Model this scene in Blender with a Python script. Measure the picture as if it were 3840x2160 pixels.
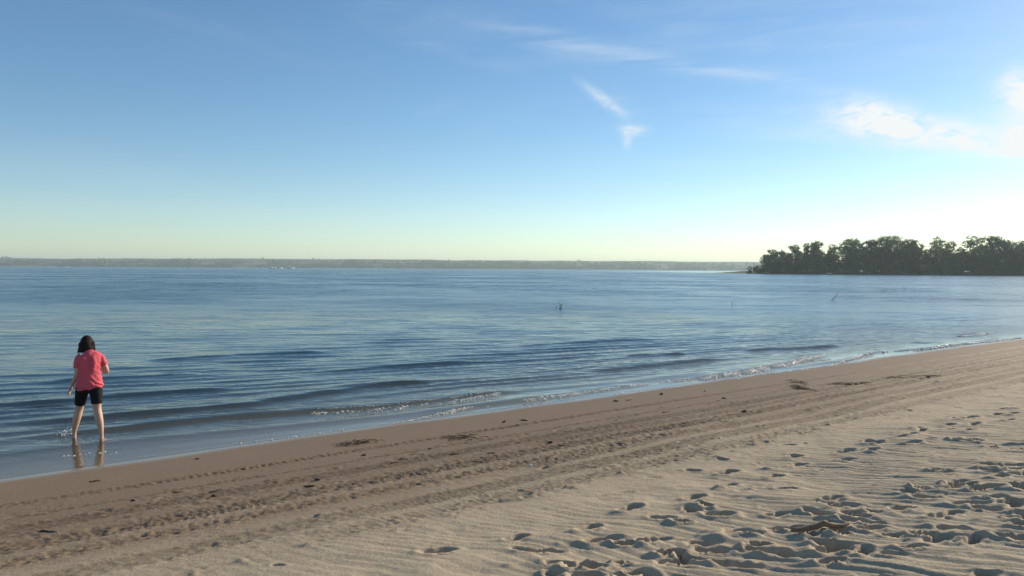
import bpy, math, random
import numpy as np
from mathutils import Vector, Matrix

for o in list(bpy.data.objects): bpy.data.objects.remove(o)
scn = bpy.context.scene
col = scn.collection
R = math.radians

# ------------------------------------------------------------------ camera
FPX, CAM_H, ROLL, YH = 2850.0, 2.5, 0.0054, 1007.0      # measured on the 3840 px wide photograph
PITCH = math.atan((YH - 1080) / FPX)
cam = bpy.data.cameras.new('camera'); cam.sensor_width = 36; cam.lens = FPX / 3840 * 36
cam.clip_start = 0.05; cam.clip_end = 30000
camo = bpy.data.objects.new('camera', cam); col.objects.link(camo); scn.camera = camo
rm = Matrix.Rotation(R(90) + PITCH, 4, 'X') @ Matrix.Rotation(ROLL, 4, 'Z')
camo.matrix_world = Matrix.Translation((0, 0, CAM_H)) @ rm

# ------------------------------------------------------------------ sky, sun, exposure
SUN_AZ, SUN_EL = 50.0, 22.0                               # azimuth clockwise from +Y
SKY_STRENGTH, SUN_STRENGTH, EXPOSURE = 0.107, 5.0, 0.19
wd = bpy.data.worlds.new('World'); scn.world = wd; wd.use_nodes = True
def ray(x, y):
    a, b = (x - 1920) / FPX, -(y - 1080) / FPX
    c, s = math.cos(ROLL), math.sin(ROLL)
    a, b = a * c - b * s, a * s + b * c
    d = np.array([a, math.cos(PITCH) - b * math.sin(PITCH), math.sin(PITCH) + b * math.cos(PITCH)])
    return d / np.linalg.norm(d)
def azel(x, y):
    d = ray(x, y)
    return math.degrees(math.atan2(d[0], d[1])), math.degrees(math.asin(d[2]))
class NT:
    def __init__(s, tree): s.t = tree; s.n = tree.nodes; s.l = tree.links
    def add(s, kind, **kw):
        n = s.n.new(kind)
        for k, v in kw.items():
            if k.startswith('i_'):
                key = k[2:]
                n.inputs[int(key) if key.isdigit() else key.replace('_', ' ')].default_value = v
            else: setattr(n, k, v)
        return n
    def link(s, a, b): s.l.new(a, b)
    def math(s, op, a, b=None, c=None, clamp=False):
        n = s.n.new('ShaderNodeMath'); n.operation = op; n.use_clamp = clamp
        for i, v in enumerate((a, b, c)):
            if v is None: continue
            if isinstance(v, (int, float)): n.inputs[i].default_value = v
            else: s.l.new(v, n.inputs[i])
        return n.outputs[0]
    def noise(s, vec, scale, detail=3, rough=.55, dist=0.0, dim='3D'):
        n = s.n.new('ShaderNodeTexNoise'); n.noise_dimensions = dim
        n.inputs['Scale'].default_value = scale; n.inputs['Detail'].default_value = detail
        n.inputs['Roughness'].default_value = rough; n.inputs['Distortion'].default_value = dist
        if vec is not None: s.l.new(vec, n.inputs['Vector'])
        return n
    def mixc(s, f, a, b, blend='MIX'):
        n = s.n.new('ShaderNodeMix'); n.data_type = 'RGBA'; n.blend_type = blend
        for sock, v in ((n.inputs[0], f), (n.inputs[6], a), (n.inputs[7], b)):
            if isinstance(v, (int, float)): sock.default_value = v
            elif isinstance(v, tuple): sock.default_value = (*v, 1) if len(v) == 3 else v
            else: s.l.new(v, sock)
        return n.outputs[2]
    def ramp(s, f, lo, hi, a=0.0, b=1.0, smooth=True):
        n = s.n.new('ShaderNodeMapRange'); n.interpolation_type = 'SMOOTHSTEP' if smooth else 'LINEAR'
        s.l.new(f, n.inputs[0])
        for i, v in zip((1, 2, 3, 4), (lo, hi, a, b)): n.inputs[i].default_value = v
        return n.outputs[0]

def build_world():
    t = NT(wd.node_tree); t.n.clear()
    out = t.add('ShaderNodeOutputWorld'); bg = t.add('ShaderNodeBackground')
    bg.inputs['Strength'].default_value = SKY_STRENGTH
    sky = t.add('ShaderNodeTexSky', sky_type='NISHITA', sun_disc=False)
    sky.sun_elevation = R(SUN_EL); sky.sun_rotation = R(SUN_AZ)
    sky.altitude = 1200; sky.air_density = 1.0; sky.dust_density = 0.35; sky.ozone_density = 1.3
    tc = t.add('ShaderNodeTexCoord')
    sp = t.add('ShaderNodeSeparateXYZ'); t.link(tc.outputs['Generated'], sp.inputs[0])
    X, Y, Z = sp.outputs
    az = t.math('MULTIPLY', t.math('ARCTAN2', X, Y), 57.2958)
    el = t.math('MULTIPLY', t.math('ARCSINE', Z), 57.2958)
    cb = t.add('ShaderNodeCombineXYZ'); t.link(az, cb.inputs[0]); t.link(el, cb.inputs[1])
    ae = cb.outputs[0]
    def warp(vec, scale, amt, detail=4):
        n = t.noise(vec, scale, detail, .6)
        sub = t.add('ShaderNodeVectorMath', operation='SUBTRACT'); t.link(n.outputs['Color'], sub.inputs[0]); sub.inputs[1].default_value = (.5, .5, .5)
        sc = t.add('ShaderNodeVectorMath', operation='MULTIPLY'); t.link(sub.outputs[0], sc.inputs[0]); sc.inputs[1].default_value = (amt, amt * .6, 0)
        ad = t.add('ShaderNodeVectorMath', operation='ADD'); t.link(vec, ad.inputs[0]); t.link(sc.outputs[0], ad.inputs[1])
        return ad.outputs[0]
    w1 = warp(ae, .35, 1.6)
    w3 = warp(ae, 2.2, .45, 5)
    w2 = warp(ae, 1.3, .9, 6)
    def streaks(ang, sx, sy, scale, detail=5):
        m = t.add('ShaderNodeMapping'); t.link(ae, m.inputs[0])
        m.inputs['Rotation'].default_value = (0, 0, R(ang)); m.inputs['Scale'].default_value = (sx, sy, 1)
        return t.noise(m.outputs[0], scale, detail, .62, .6).outputs['Fac']
    s1 = streaks(-11, .14, 1.1, .75)
    s2 = streaks(-16, .5, 1.2, 1.1, 6)
    acc = None
    # (pixel x, pixel y, half length px, half width px, angle deg, strength, texture, warp)
    for (px, py, ln, wi, ang, st, tex, wv) in [
        (2020, 165, 260, 60, 8, .16, 's', w1), (2400, 215, 520, 26, 12, .19, 's', w3), (2900, 300, 420, 32, 13, .15, 's', w3),
        (1720, 200, 260, 26, 14, .10, 's', w1), (2265, 375, 85, 17, 36, .62, 'f', w3), (2372, 488, 46, 20, 2, .62, 'f', w3), (2352, 522, 17, 32, 0, .42, 'f', w3),
        (2330, 380, 100, 40, 38, .14, 's', w2),
        (3270, 430, 140, 62, 14, .95, 'f', w2), (3460, 490, 340, 62, 10, 1.0, 'f', w2), (3700, 545, 280, 40, 9, .8, 'f', w1),
        (2950, 440, 340, 55, 8, .22, 's', w1), (3050, 520, 330, 30, 6, .18, 's', w1),
        (3850, 340, 95, 75, 30, 1.7, 'f', w2), (3860, 520, 80, 60, -15, 1.7, 'f', w2), (3900, 430, 160, 180, 0, .3, 's', w1),
        (4300, 480, 420, 120, 8, 1.6, 'f', w2), (2750, 612, 560, 15, 1, .11, 's', w1), (1400, 560, 260, 10, 1, .03, 's', w1),
        (2900, 120, 900, 150, 9, .13, 's', w1), (3500, 700, 600, 26, 1, .10, 's', w1)]:
        a0, e0 = azel(px, py); a1, e1 = azel(px + 60, py); dpx = (a1 - a0) / 60
        m = t.add('ShaderNodeMapping', vector_type='TEXTURE'); t.link(wv, m.inputs[0])
        m.inputs['Location'].default_value = (a0, e0, 0); m.inputs['Rotation'].default_value = (0, 0, -R(ang))
        m.inputs['Scale'].default_value = (ln * dpx, wi * dpx, 1)
        dt = t.add('ShaderNodeVectorMath', operation='DOT_PRODUCT'); t.link(m.outputs[0], dt.inputs[0]); t.link(m.outputs[0], dt.inputs[1])
        g = t.math('POWER', 2.718, t.math('MULTIPLY', dt.outputs['Value'], -1.0))
        tx = t.ramp(s1, .33, .72) if tex == 's' else t.ramp(s2, .22, .60)
        v = t.math('MULTIPLY', t.math('MULTIPLY', g, tx), st)
        acc = v if acc is None else t.math('ADD', acc, v)
    # thin veil that goes on over the whole sky
    veil = t.math('MULTIPLY', t.ramp(streaks(8, .12, .5, .35), .5, .85), .10)
    acc = t.math('ADD', acc, veil)
    up = t.ramp(el, 1.5, 6.0)
    acc = t.math('MULTIPLY', acc, up)
    acc = t.math('MINIMUM', acc, .97)
    hs = t.add('ShaderNodeHueSaturation'); hs.inputs['Saturation'].default_value = 1.24; t.link(sky.outputs[0], hs.inputs['Color'])
    c = t.mixc(1.0, hs.outputs[0], (1.0, 1.06, 1.07), 'MULTIPLY')
    c = t.mixc(.04, c, (5.2, 6.0, 6.8))
    c = t.mixc(acc, c, (7.6, 7.8, 7.8))
    t.link(c, bg.inputs[0]); t.link(bg.outputs[0], out.inputs[0])
build_world()
sun = bpy.data.lights.new('sun', 'SUN'); sun.energy = SUN_STRENGTH; sun.angle = R(.53); sun.color = (1.0, .87, .68)
suno = bpy.data.objects.new('sun', sun); col.objects.link(suno)
sd = Vector((math.sin(R(SUN_AZ)) * math.cos(R(SUN_EL)), math.cos(R(SUN_AZ)) * math.cos(R(SUN_EL)), math.sin(R(SUN_EL))))
suno.rotation_euler = sd.to_track_quat('Z', 'Y').to_euler(); suno.location = (60, 50, 60)
vs = scn.view_settings; vs.view_transform = 'Standard'; vs.look = 'None'; vs.gamma = 1; vs.exposure = EXPOSURE; vs.use_curve_mapping = False
scn.cycles.max_bounces = 10; scn.cycles.transparent_max_bounces = 24; scn.cycles.volume_bounces = 0

# ------------------------------------------------------------------ helpers
def tag(o, label=None, cat=None, group=None, kind=None):
    if label: o['label'] = label
    if cat: o['category'] = cat
    if group: o['group'] = group
    if kind: o['kind'] = kind
    return o
def link(name, me, mat=None, parent=None):
    o = bpy.data.objects.new(name, me); col.objects.link(o)
    if mat is not None and not me.materials: me.materials.append(mat)
    if parent is not None: o.parent = parent
    return o
def empty(name, loc, rz=0):
    o = bpy.data.objects.new(name, None); col.objects.link(o)
    o.location = loc; o.rotation_euler = (0, 0, rz); o.empty_display_size = .1
    return o
def mesh_np(name, V, Q, smooth=True):
    """V (n,3); Q (k,4) or (k,3) int arrays"""
    V = np.asarray(V, np.float32); Q = np.asarray(Q, np.int32); k = Q.shape[1]
    me = bpy.data.meshes.new(name)
    me.vertices.add(len(V)); me.vertices.foreach_set('co', V.ravel())
    me.loops.add(Q.size); me.loops.foreach_set('vertex_index', Q.ravel())
    me.polygons.add(len(Q)); me.polygons.foreach_set('loop_start', np.arange(0, Q.size, k, dtype=np.int32))
    me.polygons.foreach_set('loop_total', np.full(len(Q), k, np.int32))
    me.polygons.foreach_set('use_smooth', np.full(len(Q), smooth, bool))
    me.update(calc_edges=True); me.validate()
    return me
def mesh_py(name, V, Fc, smooth=True):
    me = bpy.data.meshes.new(name); me.from_pydata([tuple(v) for v in V], [], [tuple(f) for f in Fc]); me.update()
    if smooth: me.polygons.foreach_set('use_smooth', [True] * len(me.polygons))
    return me
def fattr(me, name, arr):
    a = me.attributes.new(name, 'FLOAT', 'POINT'); a.data.foreach_set('value', np.asarray(arr, np.float32).ravel())

rng = np.random.default_rng(7)
_perm = rng.permutation(512).astype(np.int64); _g = rng.uniform(0, 2 * np.pi, 512)
_gx, _gy = np.cos(_g), np.sin(_g)
def perlin(x, y, seed=0):
    x = np.asarray(x, float) + seed * 17.37; y = np.asarray(y, float) + seed * 9.71
    xi = np.floor(x).astype(np.int64); yi = np.floor(y).astype(np.int64); xf = x - xi; yf = y - yi
    uu = xf * xf * xf * (xf * (xf * 6 - 15) + 10); vv = yf * yf * yf * (yf * (yf * 6 - 15) + 10)
    def gr(ix, iy, dx, dy):
        h = _perm[(_perm[ix & 511] + iy) & 511]
        return _gx[h] * dx + _gy[h] * dy
    a = gr(xi, yi, xf, yf); b = gr(xi + 1, yi, xf - 1, yf); c = gr(xi, yi + 1, xf, yf - 1); d = gr(xi + 1, yi + 1, xf - 1, yf - 1)
    return (a + uu * (b - a)) * (1 - vv) + (c + uu * (d - c)) * vv
def fbm(x, y, oct=4, seed=0, gain=.5):
    r = 0; a = 1
    for i in range(oct): r = r + a * perlin(x * 2 ** i, y * 2 ** i, seed + i * 3); a *= gain
    return r
def sstep(x, a, b):
    q = np.clip((x - a) / (b - a), 0, 1); return q * q * (3 - 2 * q)

# shore frame: s runs along the waterline, N away from the camera across it; the waterline is N = N0
U = np.array([.79, .613]); U /= np.linalg.norm(U); W = np.array([-U[1], U[0]]); N0 = 10.7
def to_xy(s, N): return s * U[0] + N * W[0], s * U[1] + N * W[1]
def profile(m):
    return np.interp(m, [-400, -60, -12, -3, 0, 3, 7, 10.7, 16, 40, 400], [-6, -3, -.55, -.13, 0, .16, .5, .88, 1.25, 1.9, 3])
def on_water(x, y):
    d = ray(x, y); t = -CAM_H / d[2]; p = d[:2] * t
    return float(p @ U), float(p @ W) - N0
def on_sand(x, y):
    d = ray(x, y); t = 1.0
    while t < 300:
        p = np.array([0, 0, CAM_H]) + d * t
        if p[2] <= profile(N0 - p[:2] @ W): break
        t += .01
    return float(p[:2] @ U), float(N0 - p[:2] @ W)
def px_at(x, y, depth):
    d = ray(x, y); return np.array([0, 0, CAM_H]) + d * (depth / d[1])

def spacing(start, stop, f):
    L = [start]
    while L[-1] < stop: L.append(L[-1] + f(L[-1]))
    return np.array(L)
def grid_faces(ns, nm):
    i = np.arange(ns - 1)[:, None]; j = np.arange(nm - 1)[None, :]
    a = i * nm + j
    return np.stack([a, a + nm, a + nm + 1, a + 1], -1).reshape(-1, 4)

# ------------------------------------------------------------------ materials
def new_mat(name):
    m = bpy.data.materials.new(name); m.use_nodes = True
    t = NT(m.node_tree); t.n.clear()
    out = t.add('ShaderNodeOutputMaterial')
    return m, t, out
def simple(name, colr, rough=.6, spec=.4, var=.15, scale=30, bump=0.0, bscale=60, metal=0):
    m, t, out = new_mat(name)
    b = t.add('ShaderNodeBsdfPrincipled'); tc = t.add('ShaderNodeTexCoord')
    n = t.noise(tc.outputs['Object'], scale, 4)
    lo = tuple(c * (1 - var) for c in colr); hi = tuple(min(1, c * (1 + var)) for c in colr)
    t.link(t.mixc(n.outputs['Fac'], lo, hi), b.inputs['Base Color'])
    b.inputs['Roughness'].default_value = rough; b.inputs['Specular IOR Level'].default_value = spec; b.inputs['Metallic'].default_value = metal
    if bump:
        bn = t.noise(tc.outputs['Object'], bscale, 4); bp = t.add('ShaderNodeBump'); bp.inputs['Strength'].default_value = bump; bp.inputs['Distance'].default_value = .01
        t.link(bn.outputs['Fac'], bp.inputs['Height']); t.link(bp.outputs[0], b.inputs['Normal'])
    t.link(b.outputs[0], out.inputs[0]); return m

def sand_material():
    m, t, out = new_mat('sand')
    b = t.add('ShaderNodeBsdfPrincipled'); geo = t.add('ShaderNodeNewGeometry'); P = geo.outputs['Position']
    wet = t.add('ShaderNodeAttribute', attribute_name='wet').outputs['Fac']
    film = t.add('ShaderNodeAttribute', attribute_name='film').outputs['Fac']
    dirt = t.add('ShaderNodeAttribute', attribute_name='dirt').outputs['Fac']
    n1 = t.noise(P, 1.3, 5, .6).outputs['Fac']; n2 = t.noise(P, 42, 3, .6).outputs['Fac']; n3 = t.noise(P, 260, 2, .6).outputs['Fac']
    w = t.math('ADD', wet, t.math('MULTIPLY', t.math('SUBTRACT', n1, .5), .35), clamp=True)
    dry = t.mixc(t.ramp(n2, .3, .7), (.42, .333, .222), (.49, .393, .265))
    dry = t.mixc(t.ramp(n3, .35, .75), dry, (.48, .40, .29))
    wetc = t.mixc(t.ramp(n2, .3, .7), (.22, .158, .102), (.27, .197, .130))
    c = t.mixc(w, dry, wetc)
    c = t.mixc(t.math('MULTIPLY', dirt, .8, clamp=True), c, (.085, .058, .036))
    # scattered dark organic grit
    g = t.noise(P, 95, 2, .5).outputs['Fac']
    c = t.mixc(t.math('MULTIPLY', t.ramp(g, .70, .76), .6), c, (.06, .043, .03))
    t.link(c, b.inputs['Base Color'])
    r = t.math('SUBTRACT', .92, t.math('MULTIPLY', w, .20)); r = t.math('SUBTRACT', r, t.math('MULTIPLY', film, .52), clamp=True)
    t.link(r, b.inputs['Roughness'])
    t.link(t.math('ADD', t.math('MULTIPLY', film, .4), .12), b.inputs['Specular IOR Level'])
    h = t.math('ADD', t.math('MULTIPLY', n2, .010), t.math('MULTIPLY', n3, .0035))
    lump = t.noise(P, 16, 4, .6).outputs['Fac']
    h = t.math('ADD', h, t.math('MULTIPLY', lump, .005))
    h = t.math('MULTIPLY', h, t.math('SUBTRACT', 1.0, t.math('MULTIPLY', film, .93)))
    bp = t.add('ShaderNodeBump'); bp.inputs['Strength'].default_value = .75; bp.inputs['Distance'].default_value = 1.0
    t.link(h, bp.inputs['Height']); t.link(bp.outputs[0], b.inputs['Normal'])
    t.link(b.outputs[0], out.inputs[0]); return m

def water_material():
    m, t, out = new_mat('lake_water')
    geo = t.add('ShaderNodeNewGeometry'); P = geo.outputs['Position']
    dep = t.add('ShaderNodeAttribute', attribute_name='depth').outputs['Fac']
    fine = t.add('ShaderNodeAttribute', attribute_name='fine').outputs['Fac']     # small ripples die out in the last decimetres at the edge
    calm = t.add('ShaderNodeAttribute', attribute_name='calm').outputs['Fac']
    def wav(rot, sx, sy, scale, detail, rough=.55):
        mp = t.add('ShaderNodeMapping'); t.link(P, mp.inputs[0]); mp.inputs['Rotation'].default_value = (0, 0, R(rot)); mp.inputs['Scale'].default_value = (sx, sy, 1)
        return t.noise(mp.outputs[0], scale, detail, rough, .4).outputs['Fac']
    h = t.math('MULTIPLY', wav(-6, .33, 1, 6.0, 3), .012)
    h = t.math('ADD', h, t.math('MULTIPLY', wav(14, .38, 1, 2.1, 3), .034))
    far = t.add('ShaderNodeAttribute', attribute_name='open').outputs['Fac']
    h = t.math('MULTIPLY', h, fine)
    h = t.math('MULTIPLY', h, calm)
    gust = t.ramp(t.noise(P, .035, 4, .6).outputs['Fac'], .3, .7, .65, 1.25)
    h = t.math('MULTIPLY', h, gust)
    bp = t.add('ShaderNodeBump'); bp.inputs['Strength'].default_value = 1.0; bp.inputs['Distance'].default_value = 1.0
    t.link(h, bp.inputs['Height'])
    # open-water chop as slopes taken straight from noise, so it holds at any distance
    def slope(rot, sx, sy, scale, ax, ay):
        mp = t.add('ShaderNodeMapping'); t.link(P, mp.inputs[0]); mp.inputs['Rotation'].default_value = (0, 0, R(rot)); mp.inputs['Scale'].default_value = (sx, sy, 1)
        c = t.noise(mp.outputs[0], scale, 3, .6, .3).outputs['Color']
        a_ = t.add('ShaderNodeVectorMath', operation='SUBTRACT'); t.link(c, a_.inputs[0]); a_.inputs[1].default_value = (.5, .5, .5)
        b_ = t.add('ShaderNodeVectorMath', operation='MULTIPLY'); t.link(a_.outputs[0], b_.inputs[0]); b_.inputs[1].default_value = (ax, ay, 0)
        return b_.outputs[0]
    sl = t.add('ShaderNodeVectorMath', operation='ADD'); t.link(slope(8, .3, 1, .9, .40, 1.25), sl.inputs[0]); t.link(slope(-9, .35, 1, 3.2, .35, 1.0), sl.inputs[1])
    s3 = t.add('ShaderNodeVectorMath', operation='ADD'); t.link(sl.outputs[0], s3.inputs[0]); t.link(slope(4, .16, 1, .16, .2, .55), s3.inputs[1]); sl = s3
    s4 = t.add('ShaderNodeVectorMath', operation='ADD'); t.link(sl.outputs[0], s4.inputs[0]); t.link(slope(-3, .10, 1, .035, .1, .30), s4.inputs[1]); sl = s4
    sc = t.add('ShaderNodeVectorMath', operation='SCALE'); t.link(sl.outputs[0], sc.inputs[0]); t.link(t.math('MULTIPLY', t.math('MULTIPLY', calm, gust), t.math('ADD', .25, t.math('MULTIPLY', far, .75))), sc.inputs['Scale'])
    t.link(t.math('MULTIPLY', t.math('MULTIPLY', t.math('MULTIPLY', calm, gust), fine), t.math('ADD', .10, t.math('MULTIPLY', far, .55))), sc.inputs['Scale'])
    an = t.add('ShaderNodeVectorMath', operation='ADD'); t.link(bp.outputs[0], an.inputs[0]); t.link(sc.outputs[0], an.inputs[1])
    nz = t.add('ShaderNodeVectorMath', operation='NORMALIZE'); t.link(an.outputs[0], nz.inputs[0])
    bp = nz
    fr = t.add('ShaderNodeFresnel'); fr.inputs['IOR'].default_value = 1.333; t.link(bp.outputs[0], fr.inputs['Normal'])
    gl = t.add('ShaderNodeBsdfGlossy'); gl.inputs['Roughness'].default_value = .06; t.link(bp.outputs[0], gl.inputs['Normal'])
    t.link(t.math('ADD', .05, t.math('MULTIPLY', far, .05)), gl.inputs['Roughness'])
    tr = t.add('ShaderNodeBsdfTransparent'); df = t.add('ShaderNodeBsdfDiffuse'); df.inputs['Color'].default_value = (.028, .090, .140, 1)
    tint = t.mixc(t.math('MULTIPLY', dep, 5.0, clamp=True), (.84, .78, .68), (.45, .40, .29)); t.link(tint, tr.inputs[0])
    tf = t.math('SUBTRACT', 1.0, t.math('POWER', 2.718, t.math('MULTIPLY', dep, -2.2)))
    m1 = t.add('ShaderNodeMixShader'); t.link(tf, m1.inputs[0]); t.link(tr.outputs[0], m1.inputs[1]); t.link(df.outputs[0], m1.inputs[2])
    m2 = t.add('ShaderNodeMixShader'); t.link(t.math('MULTIPLY', fr.outputs[0], t.math('SUBTRACT', 1.0, geo.outputs['Backfacing'])), m2.inputs[0]); t.link(m1.outputs[0], m2.inputs[1]); t.link(gl.outputs[0], m2.inputs[2])
    pb = t.add('ShaderNodeBsdfPrincipled'); pb.inputs['Base Color'].default_value = (.030, .095, .140, 1); pb.inputs['IOR'].default_value = 1.333
    pb.inputs['Roughness'].default_value = .30; t.link(bp.outputs[0], pb.inputs['Normal'])
    t.link(t.math('ADD', .07, t.math('MULTIPLY', t.math('MULTIPLY', calm, gust), .19)), pb.inputs['Roughness'])
    m3 = t.add('ShaderNodeMixShader'); t.link(t.ramp(far, .06, .42), m3.inputs[0]); t.link(m2.outputs[0], m3.inputs[1]); t.link(pb.outputs[0], m3.inputs[2])
    t.link(m3.outputs[0], out.inputs[0]); return m

def leaf_material(name, c1, c2, trans=.5):
    m, t, out = new_mat(name)
    oi = t.add('ShaderNodeObjectInfo'); geo = t.add('ShaderNodeNewGeometry')
    n = t.noise(geo.outputs['Position'], .45, 3).outputs['Fac']
    f = t.math('ADD', t.math('MULTIPLY', n, .7), t.math('MULTIPLY', oi.outputs['Random'], .4), clamp=True)
    c = t.mixc(f, c1, c2)
    d = t.add('ShaderNodeBsdfPrincipled'); d.inputs['Roughness'].default_value = .55; d.inputs['Specular IOR Level'].default_value = .25; t.link(c, d.inputs['Base Color'])
    tr = t.add('ShaderNodeBsdfTranslucent'); t.link(t.mixc(.5, c, (.16, .2, .03)), tr.inputs['Color'])
    mx = t.add('ShaderNodeMixShader'); mx.inputs[0].default_value = trans; t.link(d.outputs[0], mx.inputs[1]); t.link(tr.outputs[0], mx.inputs[2])
    t.link(mx.outputs[0], out.inputs[0]); return m

def hills_material():
    m, t, out = new_mat('dry_grass_hills')
    b = t.add('ShaderNodeBsdfPrincipled'); geo = t.add('ShaderNodeNewGeometry'); P = geo.outputs['Position']
    mp = t.add('ShaderNodeMapping'); t.link(P, mp.inputs[0]); mp.inputs['Scale'].default_value = (.5, 1, 4)
    n1 = t.noise(mp.outputs[0], .008, 5, .6).outputs['Fac']; n2 = t.noise(mp.outputs[0], .016, 4, .6).outputs['Fac']
    c = t.mixc(t.ramp(n1, .38, .62), (.24, .22, .12), (.11, .125, .062))
    c = t.mixc(t.ramp(n2, .50, .60), c, (.045, .06, .04))
    t.link(c, b.inputs['Base Color']); b.inputs['Roughness'].default_value = .95; b.inputs['Specular IOR Level'].default_value = .1
    t.link(b.outputs[0], out.inputs[0]); return m

def foam_material():
    m, t, out = new_mat('foam')
    b = t.add('ShaderNodeBsdfPrincipled'); b.inputs['Base Color'].default_value = (.92, .92, .90, 1); b.inputs['Roughness'].default_value = .18; b.inputs['Specular IOR Level'].default_value = .8
    tr = t.add('ShaderNodeBsdfTranslucent'); tr.inputs['Color'].default_value = (.96, .96, .94, 1)
    mx = t.add('ShaderNodeMixShader'); mx.inputs[0].default_value = .55; t.link(b.outputs[0], mx.inputs[1]); t.link(tr.outputs[0], mx.inputs[2]); t.link(mx.outputs[0], out.inputs[0]); return m

M = dict(
    sand=sand_material(), water=water_material(), hills=hills_material(),
    leaf=leaf_material('leaf_green', (.065, .09, .042), (.125, .155, .07)),
    leaf2=leaf_material('leaf_olive', (.08, .10, .04), (.15, .165, .06), .42),
    leaf3=leaf_material('leaf_dark', (.055, .078, .038), (.105, .13, .058), .3),
    bark=simple('bark', (.11, .085, .06), .9, .1, .3, 3), wood=simple('weathered_wood', (.22, .155, .10), .85, .2, .35, 40, .6, 90),
    darkwood=simple('dark_wet_wood', (.085, .06, .04), .7, .3, .4, 60, .6, 120),
    weed=simple('dry_weed', (.13, .09, .055), .85, .2, .4, 80), shell=simple('white_shell', (.72, .69, .62), .45, .4, .1, 60),
    soil=simple('bank_soil', (.085, .08, .06), .95, .1, .3, .3), foam=foam_material(),
    white=simple('white_paint', (.78, .78, .76), .35, .5, .04, 4), roof=simple('roof_grey', (.35, .33, .31), .8, .2, .1, 2),
    glass=simple('dark_glass', (.03, .035, .04), .1, .6, .1, 2), blue=simple('blue_stripe', (.05, .09, .2), .4, .5, .05, 2),
    skin=simple('skin', (.58, .35, .235), .5, .35, .06, 14, .12, 160), hair=simple('dark_hair', (.020, .013, .010), .75, .15, .4, 60),
    shirt=simple('coral_cotton', (.70, .115, .14), .85, .15, .05, 40, .25, 500), shorts=simple('black_cloth', (.012, .012, .014), .8, .2, .15, 40, .25, 500),
    eye=simple('eye_white', (.7, .68, .65), .2, .5, .02, 4), iris=simple('iris', (.05, .03, .02), .15, .5, .1, 4), lip=simple('lip', (.42, .16, .13), .4, .4, .05, 20),
    spray=simple('white_spray', (.90, .91, .91), .9, .1, .03, 3),
    nail=simple('nail', (.58, .36, .29), .3, .5, .02, 20))

# ------------------------------------------------------------------ beach: one sheet from inland to the lake bed
def track(s, m, m0, wid, depth, period, kind, seed, s0=-1e9, s1=1e9, amp=.10):
    c = m0 + amp * perlin(s * .11, s * 0 + seed, seed) + .5 * amp * perlin(s * .4, s * 0, seed + 5)
    d = (m - c) / wid
    core = sstep(1.0 - np.abs(d), 0, .25)
    rim = np.exp(-((np.abs(d) - 1.12) / .16) ** 2)
    fade = sstep(s, s0, s0 + .8) * (1 - sstep(s, s1 - .8, s1)) if s0 > -1e8 or s1 < 1e8 else 1.0
    worn = np.clip(.45 + 1.5 * fbm(s * .45, m * .6, 3, seed + 11), 0, 1)
    if kind == 'chevron': ph = s / period + np.abs(d) * .8
    elif kind == 'bar': ph = s / period + 0 * d
    elif kind == 'clod': ph = s / period * .55 + 1.2 * perlin(s * 5, m * 9, seed + 3) + .5 * np.sign(d)
    else: ph = s / period + .45 * np.sign(d) + .15 * d
    lug = np.tanh(3 * np.sin(2 * np.pi * ph))
    ragged = perlin(s * 9, m * 9, seed + 2)
    rag2 = fbm(s * 16, m * 20, 3, seed + 7, .7)
    h = -depth * .5 * core + rim * depth * .3 + core * lug * depth * .26 * worn + core * ragged * depth * .5 + np.clip(core + rim, 0, 1) * rag2 * depth * .75
    dark = core * np.clip((.42 if kind == 'chevron' else .25) + .25 * rag2 + .2 * np.clip(-lug, 0, 1) * worn, 0, .7)
    return h * fade, dark * fade

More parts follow.
